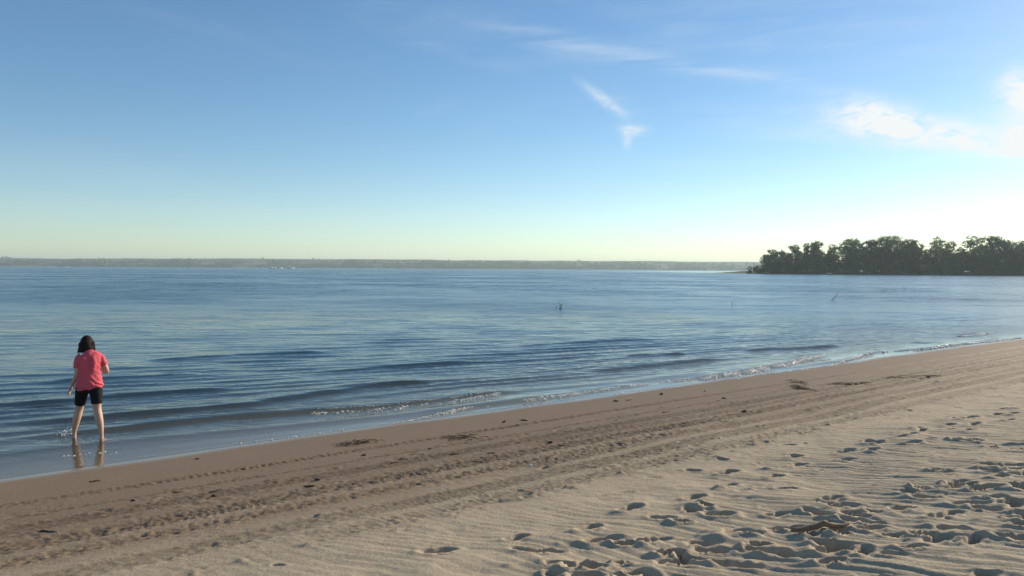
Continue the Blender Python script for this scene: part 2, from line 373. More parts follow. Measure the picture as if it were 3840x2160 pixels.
def sand_height(S, Mm):
    """S, Mm 1-D broadcastable coordinates -> height, wetness, film, dirt (2-D)"""
    S2, M2 = np.meshgrid(S, Mm, indexing='ij')
    shift = .16 * perlin(S2 * .17, S2 * 0, 3) + .10 * perlin(S2 * .45, S2 * 0, 4)      # gentle cusps along the waterline
    near = np.exp(-(np.clip(np.abs(M2) - 1, 0, None) / 3.0) ** 2)
    ms = M2 + shift * near
    z = profile(ms)
    z = z + .030 * fbm(S2 * .35, M2 * .5, 3, 21) * sstep(M2, .8, 5)
    z = z + sstep(M2, 14, 40) * .8 * fbm(S2 * .05, M2 * .06, 4, 25)
    dirt = np.zeros_like(z)
    i0, i1 = np.searchsorted(S, [-3, 160]); j0, j1 = np.searchsorted(Mm, [-.1, 13])
    s, m = S2[i0:i1, j0:j1], M2[i0:i1, j0:j1]
    zz = np.zeros_like(s); dd = np.zeros_like(s)
    dry = sstep(m + .7 * fbm(s * .35, m * .5, 2, 31), 4.3, 6.0)
    # vehicle and cart tracks that run along the beach
    for (m0, wd_, dp, per, kd, sd_, a, b) in [
        (1.55, .085, .020, .085, 'zig', 41, -1e9, 1e9), (2.17, .045, .016, .125, 'bar', 42, -1e9, 1e9), (2.62, .16, .012, .07, 'chevron', 43, -1e9, 1e9),
        (3.30, .20, .022, .066, 'chevron', 44, -1e9, 1e9), (3.78, .12, .025, .083, 'clod', 45, -1e9, 9.0), (3.95, .18, .015, .07, 'bar', 46, 5.0, 1e9),
        (4.45, .20, .014, .06, 'chevron', 47, -1e9, 1e9), (4.95, .16, .016, .075, 'bar', 48, 2.0, 1e9), (2.95, .14, .012, .06, 'bar', 49, 6, 1e9)]:
        h, dk = track(s, m, m0, wd_, dp, per, kd, sd_, a, b); zz += h; dd = np.maximum(dd, dk * (1 - .75 * dry))
    # ragged churned sand between the tracks
    churn = np.clip(fbm(s * 1.1, m * 2.2, 3, 51) + .10, 0, None) * sstep(m, 1.3, 2.4) * (1 - .55 * dry)
    zz += churn * .032 * fbm(s * 7, m * 11, 4, 55, .6)
    lum = np.clip(perlin(s * 3.1, m * 6.2, 57) - .27 + .25 * perlin(s * .3, m * .5, 59), 0, 1) * sstep(m, 1.4, 2.4)
    zz += lum * .08 * (perlin(s * 15, m * 21, 58) + .15); dd = np.maximum(dd, np.clip(lum * 1.4, 0, .5) * (1 - dry))
    # wind ripples on the dry sand, crests about across the line of sight
    X, Y = to_xy(s, N0 - m)
    wx = X + .14 * fbm(X * .55, Y * .9, 3, 61); wy = Y + .17 * fbm(X * .5, Y * 1.0, 3, 62)
    q = (wx * .574 + wy * .819) / .108
    q2 = (wx * .63 + wy * .777) / .066
    saw = lambda p: np.clip(np.where((p % 1) < .68, (p % 1) / .68, (1 - p % 1) / .32), 0, 1)
    rip = saw(q) - .5
    ramp = np.clip(.85 + 1.1 * fbm(s * .45, m * .6, 3, 63), .1, 1.4)
    zz += dry * (.35 + .65 * sstep(m, 5.6, 7.2)) * ramp * (.0155 * rip + .005 * (saw(q2) - .5))
    zz += dry * .020 * fbm(s * 1.6, m * 1.9, 4, 64)
    # low wind-drifted humps, drawn out along the ripple crests, with steeper lee sides
    al, ac = wx * .819 - wy * .574, wx * .574 + wy * .819
    hump = perlin(al * 1.5, ac * 3.3, 65); hump2 = perlin(al * 1.5, (ac + .10) * 3.3, 65)
    zz += dry * sstep(m, 5.2, 6.6) * .026 * (np.clip(hump, -.2, .6) + .6 * np.clip(hump - hump2, 0, .4))
    # row of kicked-up clods where the damp tracks end
    row = np.exp(-((m - 5.15 - .18 * perlin(s * .35, s * 0, 66)) / .10) ** 2) * np.clip(perlin(s * 3.2, m * 4, 67) + .05, 0, 1)
    zz += row * .11 * (perlin(s * 15, m * 19, 68) + .35); dd = np.maximum(dd, row * .5)
    zz += sstep(m, 2.0, 2.8) * (1 - dry) * .010 * np.clip(.4 + fbm(s * .9, m * 1.5, 2, 69), 0, 1) * fbm(s * 13, m * 19, 3, 70, .7)
    # footprints, toe kicks and hollows
    r = np.random.default_rng(19)
    P = []
    def walk(s0, m0, ang, n, step=.62):
        for i in range(n):
            side = 1 if i % 2 else -1
            P.append((s0 + i * step * math.cos(ang) - side * .10 * math.sin(ang) + r.normal(0, .05), m0 + i * step * math.sin(ang) + side * .10 * math.cos(ang) + r.normal(0, .05), ang + r.normal(0, .15) + side * .12, r.uniform(.8, 1.1), r.uniform(.55, 1.0)))
    for w in [(3.6, 6.2, .05, 14), (4.2, 7.0, .28, 9), (5.0, 8.3, .02, 14), (6.5, 6.0, .06, 40), (4.4, 8.9, -.18, 12), (3.0, 6.1, .62, 8), (7.5, 8.8, -.3, 10), (9, 6.4, .02, 40), (6.2, 7.4, .5, 5)]: walk(*w)
    for (a, b, c, d_, k) in [(4.7, 7.6, .6, .42, 20), (5.5, 7.9, .6, .4, 15), (6.6, 8.4, .5, .3, 10), (3.3, 7.1, .4, .25, 8), (4.0, 7.5, .4, .25, 9), (6.6, 8.0, .9, .5, 8), (8.0, 8.0, 1.0, .5, 16), (10.5, 7.6, 2.0, .8, 12)]:
        for i in range(k): P.append((r.normal(a, c), r.normal(b, d_), r.normal(1.15, .5), r.uniform(.5, 1.05), r.uniform(.7, 1.4)))
    for i in range(110):
        a = r.uniform(1, 60) if i > 50 else r.uniform(1.5, 16)
        P.append((a, r.uniform(5.1, 10.5), r.normal(1.15, .5), r.uniform(.35, .9), r.uniform(.3, .9)))
    for i in range(60): P.append((r.uniform(1, 40), r.uniform(1.9, 5), r.uniform(-.6, .6), r.uniform(.35, .8), r.uniform(.15, .35)))
    sv, mv = S[i0:i1], Mm[j0:j1]; pit = np.zeros_like(zz); lip = np.zeros_like(zz)
    for (ps, pm, ang, sc, dp) in P:
        L, B = .125 * sc, .056 * sc * r.uniform(.9, 1.4); ext = .42
        a0, a1 = np.searchsorted(sv, [ps - ext, ps + ext]); b0, b1 = np.searchsorted(mv, [pm - ext, pm + ext])
        if a1 - a0 < 2 or b1 - b0 < 2: continue
        xs = sv[a0:a1, None] - ps; ys = mv[None, b0:b1] - pm
        wob = .25 * perlin(xs * 7, ys * 7, int(r.integers(1, 90)))
        ca, sa = math.cos(ang), math.sin(ang); e = (xs * ca + ys * sa) / L; f_ = (-xs * sa + ys * ca) / B
        waist = 1 - .22 * np.exp(-((e + .15) / .35) ** 2)
        rr = np.sqrt(e * e + (f_ / waist) ** 2) + wob
        bowl = -(1 - sstep(rr, .60, 1.06)); rim = np.exp(-((rr - 1.32) / .26) ** 2)
        push = np.exp(-((e + 1.5) / .55) ** 2 - (f_ / 1.4) ** 2)
        pit[a0:a1, b0:b1] = np.minimum(pit[a0:a1, b0:b1], dp * .078 * bowl)
        lip[a0:a1, b0:b1] = np.maximum(lip[a0:a1, b0:b1], dp * (.016 * rim + .018 * push))
    fill = np.clip(-pit / .03, 0, 1); zz = zz * (1 - .7 * fill) + pit + lip * (1 - fill)
    z[i0:i1, j0:j1] += zz; dirt[i0:i1, j0:j1] = dd
    wet = 1 - sstep(ms + .5 * fbm(S2 * .22, M2 * .5, 3, 71) + .7 * fbm(S2 * .05, M2 * 1.6, 3, 75), 2.3, 6.2)
    film = 1 - sstep(ms + .12 * perlin(S2 * .8, M2 * .8, 72), .03, .34)
    return z, wet, film, dirt, S2, M2

S = np.concatenate([-spacing(2.2, 900, lambda q: .15 * q)[::-1], spacing(-2.1, .2, lambda q: .07), spacing(.28, 9, lambda q: .020)])
S = np.concatenate([S, spacing(S[-1] + .02, 170, lambda q: .020 * (1 + (q - 9) / 4.2)), spacing(172, 2600, lambda q: .06 * q)])
Mm = np.concatenate([-spacing(1.1, 330, lambda q: .09 * q)[::-1], spacing(-1.06, .4, lambda q: .04), spacing(.42, 10, lambda q: .0195), spacing(10.03, 12, lambda q: .06), spacing(12.1, 380, lambda q: .09 * (q - 10))])
z, wet, film, dirt, S2, M2 = sand_height(S, Mm)
X, Y = to_xy(S2, N0 - M2)
me = mesh_np('beach', np.stack([X, Y, z], -1).reshape(-1, 3), grid_faces(len(S), len(Mm)))
fattr(me, 'wet', wet); fattr(me, 'film', film); fattr(me, 'dirt', dirt)
if me.polygons[0].normal.z < 0: me.flip_normals()
tag(link('beach', me, M['sand']), kind='structure')
def sand_z(s, m):
    i = min(max(np.searchsorted(S, s), 1), len(S) - 1); j = min(max(np.searchsorted(Mm, m), 1), len(Mm) - 1)
    a = (s - S[i - 1]) / (S[i] - S[i - 1]); b = (m - Mm[j - 1]) / (Mm[j] - Mm[j - 1])
    return float((z[i - 1, j - 1] * (1 - a) + z[i, j - 1] * a) * (1 - b) + (z[i - 1, j] * (1 - a) + z[i, j] * a) * b)

# ------------------------------------------------------------------ lake
SW = np.concatenate([-spacing(2.2, 3300, lambda q: .16 * q)[::-1], spacing(-2, 0, lambda q: .08), spacing(.03, 14, lambda q: .04)])
SW = np.concatenate([SW, spacing(SW[-1] + .04, 320, lambda q: .04 + .0095 * (q - 14)), spacing(330, 3600, lambda q: .05 * q)])
NW = np.concatenate([spacing(-1.1, 7, lambda q: .030), spacing(7.03, 160, lambda q: .03 + .0085 * (q - 7)), spacing(162, 3900, lambda q: .035 * q)])
s, n = np.meshgrid(SW, NW, indexing='ij')
ds = np.gradient(SW)[:, None] * np.ones_like(n); dn = np.gradient(NW)[None, :] * np.ones_like(n)
rw = np.random.default_rng(5)
hw = np.zeros_like(s)
grp = np.clip(.9 + .6 * fbm(s * .10, n * .16, 3, 81), .4, 1.4)
wsx = s + .5 * fbm(s * .15, n * .2, 2, 83); wsn = n + .35 * fbm(s * .18, n * .25, 2, 84)
for k in range(22):
    lam = float(np.exp(rw.uniform(math.log(.42), math.log(1.45))))
    th = R(rw.normal(-21, 8))                       # crest direction against the shore
    amp = .0068 * lam ** 1.1 * rw.uniform(.7, 1.2)
    cx, cn = -math.sin(th), math.cos(th)
    # refraction: crests swing parallel to the shore in the last metres
    bend = sstep(n, .3, 9.0)
    ph = 2 * np.pi / lam * (wsx * cx * (.25 + .75 * bend) + wsn * cn) + rw.uniform(0, 6.28)
    fade = np.clip(1 - (np.maximum(ds * abs(cx), dn * cn) / lam) / .28, 0, 1)
    hw += amp * fade * (np.power((1 + np.cos(ph)) / 2, 1.35) - .45)
hw *= grp * (.55 + .45 * sstep(n, .4, 4.0))
# single wavelets running up to the edge: crest lines (photo pixels on the water plane), height
ridges = [([(-60, 1528), (300, 1498), (600, 1472), (900, 1452)], .045), ([(-60, 1606), (300, 1572), (600, 1546), (900, 1522), (1040, 1500), (1250, 1468), (1480, 1436), (1700, 1430)], .062),
          ([(-60, 1652), (350, 1617), (650, 1585), (900, 1563), (1180, 1543), (1400, 1528), (1700, 1495), (1870, 1470), (2010, 1468)], .058),
          ([(1430, 1588), (1560, 1568), (1740, 1528), (1900, 1510), (2150, 1475), (2430, 1436)], .040),
          ([(2470, 1428), (2600, 1420), (2760, 1398), (2900, 1373), (3090, 1331)], .060), ([(2880, 1402), (3100, 1370), (3270, 1322), (3330, 1310)], .045), ([(3350, 1322), (3480, 1306), (3600, 1290), (3760, 1268)], .035),
          ([(2200, 1396), (2500, 1366), (2700, 1346)], .060), ([(2740, 1316), (2920, 1310), (3170, 1297)], .060), ([(2330, 1336), (2450, 1329), (2580, 1326)], .045),
          ([(3570, 1258), (3690, 1250), (3730, 1248)], .06), ([(3440, 1288), (3520, 1282)], .04), ([(100, 1440), (450, 1415), (800, 1400)], .04), ([(1150, 1400), (1500, 1372), (1800, 1352)], .04), ([(500, 1355), (900, 1330), (1250, 1318)], .04), ([(1900, 1300), (2200, 1282), (2500, 1270)], .045)]
ridge_sn = []
for pts, hh in ridges:
    q = np.array([on_water(*p) for p in pts]); ridge_sn.append(q)
    o = np.argsort(q[:, 0]); qs, qn = q[o, 0], q[o, 1]
    i0, i1 = np.searchsorted(SW, [qs[0], qs[-1]])
    if i1 - i0 < 3: continue
    sl = SW[i0:i1]
    # smooth the polyline
    cn = np.interp(sl, qs, qn); ker = np.hanning(31); ker /= ker.sum(); cn = np.convolve(np.pad(cn, 15, mode='edge'), ker, 'valid')
    cn = cn + .04 * perlin(sl * 1.1, sl * 0, 90) + .02 * perlin(sl * 4, sl * 0, 91)
    L = qs[-1] - qs[0]; tp = sstep((sl - qs[0]) / L, 0, .22) * (1 - sstep((sl - qs[0]) / L, .85, 1)) * (1 + .3 * perlin(sl * 1.7, sl * 0, 92))
    d = NW[None, :] - cn[:, None]
    front, back = .11 + .9 * hh, .55
    g = np.where(d < 0, np.exp(-(d / front) ** 2), np.exp(-(d / back) ** 2)) - .22 * np.exp(-((d + .38) / .22) ** 2)
    hw[i0:i1] += .85 * hh * tp[:, None] * g
for fx in ((278, 1635), (382, 1651)):
    fs, fn = on_water(*fx); rr = np.hypot(s - fs, n - fn); hw += .007 * np.cos(2 * np.pi * rr / .13) * np.exp(-rr / .22) * sstep(rr, .02, .08)
edge = sstep(n, .0, .36)
hw *= edge * .92 + .08
shiftw = .16 * perlin(s * .17, s * 0, 3) + .10 * perlin(s * .45, s * 0, 4)
bed = profile(-n + shiftw * np.exp(-(np.clip(np.abs(n) - 1, 0, None) / 3.0) ** 2))
hw = np.where(n < 3, np.maximum(hw, np.where(n > .05, bed + .006, -1)), hw)
X, Y = to_xy(s, n + N0)
me = mesh_np('lake', np.stack([X, Y, hw], -1).reshape(-1, 3), grid_faces(len(SW), len(NW)))
if me.polygons[0].normal.z < 0: me.flip_normals()
fattr(me, 'depth', np.clip(hw - bed, 0, 8)); fattr(me, 'fine', .14 + .86 * sstep(n, .30, 2.0)); fattr(me, 'open', sstep(np.hypot(s, n), 5, 95))
dist = np.hypot(X, Y); azm = np.degrees(np.arctan2(X, Y))
lee = sstep(dist, 560, 760) * (1 - sstep(dist, 1150, 1500)) * np.exp(-((azm - 15.5) / 6.5) ** 2)        # sheltered water beyond the point
fattr(me, 'calm', 1 - .82 * lee)
tag(link('lake', me, M['water']), kind='structure')

# ------------------------------------------------------------------ far shore hills and the wooded point
def far_hills():
    xs = np.arange(-4600, 4601, 14.0); ys = np.concatenate([np.arange(2660, 2900, 10.0), np.arange(2900, 4300, 40.0)])
    XX, YY = np.meshgrid(xs, ys, indexing='ij')
    shore = 2790 + 60 * perlin(xs / 700, xs * 0, 5) + 22 * perlin(xs / 160, xs * 0, 6)
    prof_px = np.interp(xs / 2.9, [-1750, -1690, -1400, -1100, -640, -420, -120, 300, 560, 760, 1000, 1600], [35, 33, 32, 31, 32, 36, 34.5, 33.5, 33, 30, 28, 27])
    top = prof_px * 1.14 + 2.6 * perlin(xs / 330, xs * 0, 13) + 1.8 * perlin(xs / 110, xs * 0, 8) + .7 * perlin(xs / 30, xs * 0, 9)
    d = YY - shore[:, None]
    gul = fbm(XX / 160, YY / 260, 4, 12)
    f = 1 - np.exp(-np.clip(d, 0, None) / (190 + 120 * gul))
    Z = np.where(d > 0, top[:, None] * np.clip(f, 0, 1) + 7 * np.clip(gul, -.4, .6) * sstep(d, 10, 120) * (1 - sstep(d, 500, 900)) + 1.2, np.clip(d * .06, -5, 0) )
    Z = Z - .012 * np.clip(d - 900, 0, None)
    me = mesh_np('far_shore_hills', np.stack([XX, YY, Z], -1).reshape(-1, 3), grid_faces(len(xs), len(ys)))
    if me.polygons[0].normal.z < 0: me.flip_normals()
    tag(link('far_shore_hills', me, M['hills']), kind='structure')
    def hz(x, y):
        i = int(np.clip(np.searchsorted(xs, x), 1, len(xs) - 1)); j = int(np.clip(np.searchsorted(ys, y), 1, len(ys) - 1))
        return float(Z[i, j])
    return hz, lambda x: float(np.interp(x, xs, shore))
hill_z, hill_shore = far_hills()

def leaf_quads(centers, radii, count, size, r, flat=.8):
    """leaf-clump faces spread through ellipsoid lobes; returns V,F"""
    C = np.asarray(centers, float); Rr = np.asarray(radii, float)
    vol = np.prod(Rr, axis=1) ** (2 / 3); pick = r.choice(len(C), count, p=vol / vol.sum())
    d = r.normal(size=(count, 3)); d /= np.linalg.norm(d, axis=1)[:, None]
    rad = r.uniform(.35, 1.0, count) ** .45 * (1 + .10 * r.normal(size=count))
    p = C[pick] + d * Rr[pick] * rad[:, None]
    nrm = d * .6 + r.normal(size=(count, 3)) * .8; nrm /= np.linalg.norm(nrm, axis=1)[:, None]
    a = np.cross(nrm, r.normal(size=(count, 3))); a /= np.linalg.norm(a, axis=1)[:, None]; b = np.cross(nrm, a)
    sz = size * r.uniform(.55, 1.35, count)[:, None]
    V = np.stack([p - a * sz, p - b * sz * flat, p + a * sz, p + b * sz * flat], 1)
    V += r.normal(size=V.shape) * size * .12
    return V.reshape(-1, 3), np.arange(count * 4).reshape(-1, 4)
def tube(points, radii, sides=8, cap=True):
    P = [Vector(p) for p in points]; V = []; Fc = []
    up = Vector((0, 0, 1)); prev = None
    for i, p in enumerate(P):
        tdir = (P[min(i + 1, len(P) - 1)] - P[max(i - 1, 0)]).normalized()
        if prev is None: a = tdir.cross(up if abs(tdir.z) < .9 else Vector((1, 0, 0))).normalized()
        else: a = (prev - tdir * prev.dot(tdir)).normalized()
        prev = a; b = tdir.cross(a)
        rr = radii[i]; ra, rb = rr if isinstance(rr, tuple) else (rr, rr)
        for k in range(sides):
            w = 2 * math.pi * k / sides; V.append(p + a * math.cos(w) * ra + b * math.sin(w) * rb)
    for i in range(len(P) - 1):
        for k in range(sides):
            q = i * sides; k2 = (k + 1) % sides; Fc.append((q + k, q + k2, q + sides + k2, q + sides + k))
    if cap: Fc.append(tuple(range(sides))[::-1]); Fc.append(tuple(range(len(V) - sides, len(V))))
    return V, Fc
def merge(parts):
    V, Fc = [], []
    for v, f in parts:
        o = len(V); V += [tuple(q) for q in v]; Fc += [tuple(i + o for i in g) for g in f]
    return V, Fc

# the point of land (peninsula) on the right
PEN = np.array([(150, 496), (165, 478), (185, 462), (210, 449), (245, 432), (290, 416), (340, 402), (420, 385), (600, 360)], float)
def pen_front(x): return float(np.interp(x, PEN[:, 0], PEN[:, 1]))
def pen_height(x, y):
    d = y - np.interp(x, PEN[:, 0], PEN[:, 1]); along = sstep(x, 148, 175)
    return np.where(d > -4, (.12 * np.clip(d, -8, 1.5) + .7 * sstep(d, 1.2, 4.5) + 1.1 * sstep(d, 6, 40)) * along * (1 - sstep(d, 70, 110)) - .9 * sstep(d, 85, 120) , .12 * np.clip(d, -8, 0)) - .6 * (1 - sstep(x, 146, 156))
def peninsula():
    xs = np.arange(130, 640, 2.0); d = np.concatenate([np.arange(-8, 12, .8), np.arange(12, 140, 5)])
    XX, DD = np.meshgrid(xs, d, indexing='ij'); YY = np.interp(XX, PEN[:, 0], PEN[:, 1]) + DD
    Z = pen_height(XX, YY) + .18 * fbm(XX * .16, YY * .3, 3, 33) * sstep(DD, 0, 3)
    me = mesh_np('peninsula', np.stack([XX, YY, Z], -1).reshape(-1, 3), grid_faces(len(xs), len(d)))
    if me.polygons[0].normal.z < 0: me.flip_normals()
    tag(link('peninsula', me, M['soil']), kind='structure')
peninsula()

def make_tree(name, x, y, zb, h, w, seed, mat, density=1.0, lobes=9, trunk=.25, bare=.18, lean=0, leafsize=.42, parts=True):
    r = np.random.default_rng(seed)
    root = empty(name, (x, y, zb))
    cen, rad = [], []
    for k in range(lobes):
        f = (k + .5) / lobes
        zc = h * (bare + (.88 - bare) * f ** .9)
        wid = w * .5 * math.sin(math.pi * min(.95, .18 + .74 * f)) ** .7
        a = r.uniform(0, 6.28); off = wid * r.uniform(.25, .72)
        lr = w * r.uniform(.15, .25) * (1.1 - .3 * f)
        cen.append((off * math.cos(a) + lean * f, off * math.sin(a), zc)); rad.append((lr * 1.15, lr * 1.15, lr * r.uniform(.6, .9)))
    cen.append((lean + r.normal(0, .05) * w, 0, h * .87)); rad.append((w * .24, w * .24, h * .13))
    cen.append((lean * .5, 0, h * .55)); rad.append((w * .33, w * .33, h * .22))
    # small outlying sprays break the outline
    for k in range(lobes * 2):
        j = int(r.integers(0, len(cen) - 1)); d = r.normal(size=3); d /= np.linalg.norm(d); d[2] = abs(d[2]) * .7
        cen.append(tuple(np.array(cen[j]) + d * np.array(rad[j]) * 1.15)); rad.append((w * .06, w * .06, w * .045))
    count = int(w * h * 9 * density)
    V, Q = leaf_quads(cen, rad, count, leafsize, r)
    link('crown', mesh_np('crown', V, Q, False), mat, root)
    parts_ = []
    tr = h * .016 + .08
    pts = [(0, 0, -.3), (lean * .1 + r.normal(0, .1), r.normal(0, .1), h * .2), (lean * .4, r.normal(0, .2), h * .45), (lean * .8, 0, h * .75)]
    parts_.append(tube(pts, [tr * 1.3, tr, tr * .7, tr * .25], 7))
    for k in range(min(len(cen), lobes)):
        c = Vector(cen[k]); b = Vector((lean * .3, 0, max(h * .15, c.z * .55)))
        mid = b.lerp(c, .5) + Vector((r.normal(0, .2), r.normal(0, .2), .3))
        parts_.append(tube([b, mid, c], [tr * .45, tr * .28, tr * .08], 5))
    link('trunk', mesh_py('trunk', *merge(parts_)), M['bark'], root)
    return root

# (pixel x of the axis, pixel y of the top, width px, material, density, label)
K = 1 / 2.26
def zx(x): return 2700 + x * K
def zy(y): return 840 + y * K
TREES = [
    (440, 214, 120, 'leaf', 1.0, 'broad tree standing behind the low bush at the tip of the wooded point', 9),
    (535, 222, 110, 'leaf2', .9, 'pale low tree between the tip tree and the taller twin-topped trees', 8),
    (645, 172, 130, 'leaf', .9, 'mid-height tree with ragged top, third from the tip of the point', 10),
    (738, 160, 80, 'leaf2', .8, 'narrow tree with a pointed loose top near the tip of the point', 7),
    (828, 142, 140, 'leaf', 1.0, 'tall rounded tree just before the sky gap nearest the tip of the point', 10),
    (962, 172, 110, 'leaf', .8, 'lower tree standing just after the sky gap nearest the tip', 9),
    (1110, 124, 230, 'leaf', 1.1, 'wide domed tree rising right after the first sky gap', 13),
    (1310, 128, 140, 'leaf3', 1.1, 'dense dark tree leaning against the widest tree of the point', 10),
    (1440, 96, 270, 'leaf', 1.15, 'widest and fullest tree in the middle of the wooded point', 15),
    (1590, 128, 190, 'leaf3', 1.0, 'dark full tree on the mainland side of the widest tree', 12),
    (1690, 160, 130, 'leaf2', .7, 'pale thin-leaved tree with sky showing through its edge', 8),
    (1835, 112, 150, 'leaf', .62, 'tall airy tree with several sky holes in its upper crown', 11),
    (1945, 138, 140, 'leaf', .8, 'tree shouldering the tall airy tree, with sky holes between them', 9),
    (2035, 196, 110, 'leaf2', .8, 'short yellowish tree beside the second deep notch in the tree line', 8),
    (2155, 90, 170, 'leaf', .55, 'tall wispy tree with bare twigs showing at its feathery top', 12),
    (2310, 94, 210, 'leaf3', 1.1, 'tall full tree standing beside the wispy feathery one', 13),
    (2450, 128, 170, 'leaf2', 1.0, 'broad tree beyond the tall full one towards the mainland', 11),
    (2560, 138, 190, 'leaf3', 1.0, 'dark broad tree nearest the mainland end of the visible wood', 11)]
rt = np.random.default_rng(3)
SHORT = ['tip tree behind the lone round bush', 'pale low tree next to the tip tree', 'ragged-topped tree near the tip', 'narrow pointed tree', 'tall rounded tree before the first sky gap', 'lower tree just after the first sky gap', 'wide domed tree', 'dense dark tree beside the widest one', 'widest tree', 'dark full tree beyond the widest one', 'pale thin-leaved tree', 'tall airy tree with sky holes', 'tree shouldering the airy one', 'short yellowish tree by the second notch', 'wispy feather-topped tree', 'tall full tree beside the wispy one', 'broad tree beyond the tall full one', 'dark broad tree at the mainland end']
def near_tree(tx): return SHORT[int(np.argmin([abs(tx - q[0]) for q in TREES]))]
for i, (tx, ty, tw, mt, dens, lab, lobes) in enumerate(TREES):
    px, py = zx(tx), zy(ty); d = ray(px, 1010); tx0 = d[0] / d[1]
    # stand the tree some metres inland of the point's edge along that line of sight
    yy = 440.0
    for _ in range(20): yy = pen_front(tx0 * yy) + 13 + 5 * ((i * 7) % 3)
    p = px_at(px, py, yy); zb = float(pen_height(p[0], yy))
    w = tw * K / FPX * yy / math.cos(math.atan(tx0)) ** 0 ; h = p[2] - zb
    o = make_tree('broadleaf_tree', p[0], yy, zb, h, w * 1.42, 100 + i, M[mt], dens * 1.15, lobes + 3, bare=.10, leafsize=.46)
    tag(o, lab, 'tree', 'trees on the wooded point')
for i, (tx, top, w) in enumerate([(2700, 120, 12.5), (2850, 100, 14), (3020, 130, 13), (3200, 110, 15)]):       # the wood goes on past the frame
    px = zx(tx); d = ray(px, 1010); yy = 430
    for _ in range(20): yy = pen_front(d[0] / d[1] * yy) + 15
    p = px_at(px, zy(top), yy); zb = float(pen_height(p[0], yy))
    tag(make_tree('broadleaf_tree', p[0], yy, zb, p[2] - zb, w, 160 + i, M['leaf'], .9, 10), 'broad tree in the wood on the mainland side of the visible trees', 'tree', 'trees on the wooded point')
# back row that closes the wood
for i in range(17):
    tx = 430 + i * 134 + rt.uniform(-25, 25)
    if abs(tx - 890) < 45 or abs(tx - 2070) < 30: continue
    top = np.interp(tx, [400, 640, 840, 890, 960, 1110, 1440, 1700, 1840, 2070, 2160, 2576], [270, 250, 235, 330, 250, 215, 190, 235, 215, 260, 200, 205]) + rt.uniform(-12, 12)
    px = zx(tx); d = ray(px, 1010); yy = 450
    for _ in range(20): yy = pen_front(d[0] / d[1] * yy) + 34
    p = px_at(px, zy(top), yy); zb = float(pen_height(p[0], yy))
    tag(make_tree('broadleaf_tree', p[0], yy, zb, p[2] - zb, rt.uniform(12, 16), 200 + i, M['leaf3'], 1.0, 11, bare=.08, leafsize=.5), 'back-row tree half hidden behind the ' + near_tree(tx), 'tree', 'back row of the wood')
# bushes along the bank
def make_bush(x, y, zb, h, w, seed, mat, label, group):
    r = np.random.default_rng(seed); root = empty('bush', (x, y, zb))
    cen = [(r.normal(0, w * .2), r.normal(0, w * .2), h * r.uniform(.25, .7)) for _ in range(6)]; rad = [(w * .28, w * .28, h * .32)] * 6
    cen.append((0, 0, h * .8)); rad.append((w * .16, w * .16, h * .2))
    V, Q = leaf_quads(cen, rad, int(w * h * 24) + 60, .30, r); link('foliage', mesh_np('foliage', V, Q, False), mat, root)
    st = [tube([(0, 0, -.15), (r.normal(0, .25), r.normal(0, .25), h * .5)], [.07, .03], 5) for _ in range(4)]
    link('stem', mesh_py('stem', *merge(st)), M['bark'], root)
    return tag(root, label, 'bush', group)
def pen_spot(tx, back):
    px = zx(tx); d = ray(px, 1010); yy = 450
    for _ in range(20): yy = pen_front(d[0] / d[1] * yy) + back
    return d[0] / d[1] * yy, yy
x, y = pen_spot(318, 6); make_bush(x, y, float(pen_height(np.float64(x), y)) - .1, 5.2, 6.5, 301, M['leaf3'], 'round dark bush alone at the very tip of the wooded point', 'bushes of the point')
x, y = pen_spot(245, 5); make_bush(x, y, float(pen_height(np.float64(x), y)) - .1, 2.0, 4.2, 302, M['leaf3'], 'small low scrub on the sand spit, the outermost plant of the point', 'bushes of the point')
for i in range(40):
    tx = 385 + i * 57 + rt.uniform(-12, 12); bk = rt.uniform(4.5, 9)
    x, y = pen_spot(tx, bk)
    make_bush(x, y, float(pen_height(np.float64(x), y)) - .1, rt.uniform(4.5, 8.5) * (.6 if abs(tx - 890) < 40 else 1), rt.uniform(6, 8.5), 310 + i, M[['leaf3', 'leaf', 'leaf3', 'leaf2'][i % 4]], ['dark', 'mid-green', 'dusky', 'paler'][i % 4] + ' bush at the foot of the ' + near_tree(tx), 'undergrowth of the point')

# far shore: woods, skyline trees, houses
def far_woods():
    r = np.random.default_rng(77); cs, rs = [], []
    for px in np.arange(-80, 2900, 5.0):
        d = perlin(np.array([px / 130.]), np.array([0.]), 55)[0] + .35 * perlin(np.array([px / 37.]), np.array([3.]), 56)[0]
        if 1480 < px < 2000: d += .35
        if 200 < px < 420 or 1180 < px < 1300 or 2150 < px < 2650: d += .15
        k = int(max(0, (d + .42) * 9))
        for _ in range(k):
            q = ray(px + r.uniform(-4, 4), 1007); x = q[0] / q[1] * 2830; y = hill_shore(x) + abs(r.normal(8, 60)) * (1 + max(d, 0)); zz = hill_z(x, y)
            hh = r.uniform(3, 8); cs.append((x, y, zz + hh * .4)); rs.append((r.uniform(3, 7), r.uniform(3, 6), hh * .6))
    V, Q = leaf_quads(cs, rs, len(cs) * 26, 1.6, r)
    tag(link('far_shore_woods', mesh_np('far_shore_woods', V, Q, False), M['leaf3']), 'dark scrubby woods along the far shore below the hills', 'woods', None, 'stuff')
far_woods()
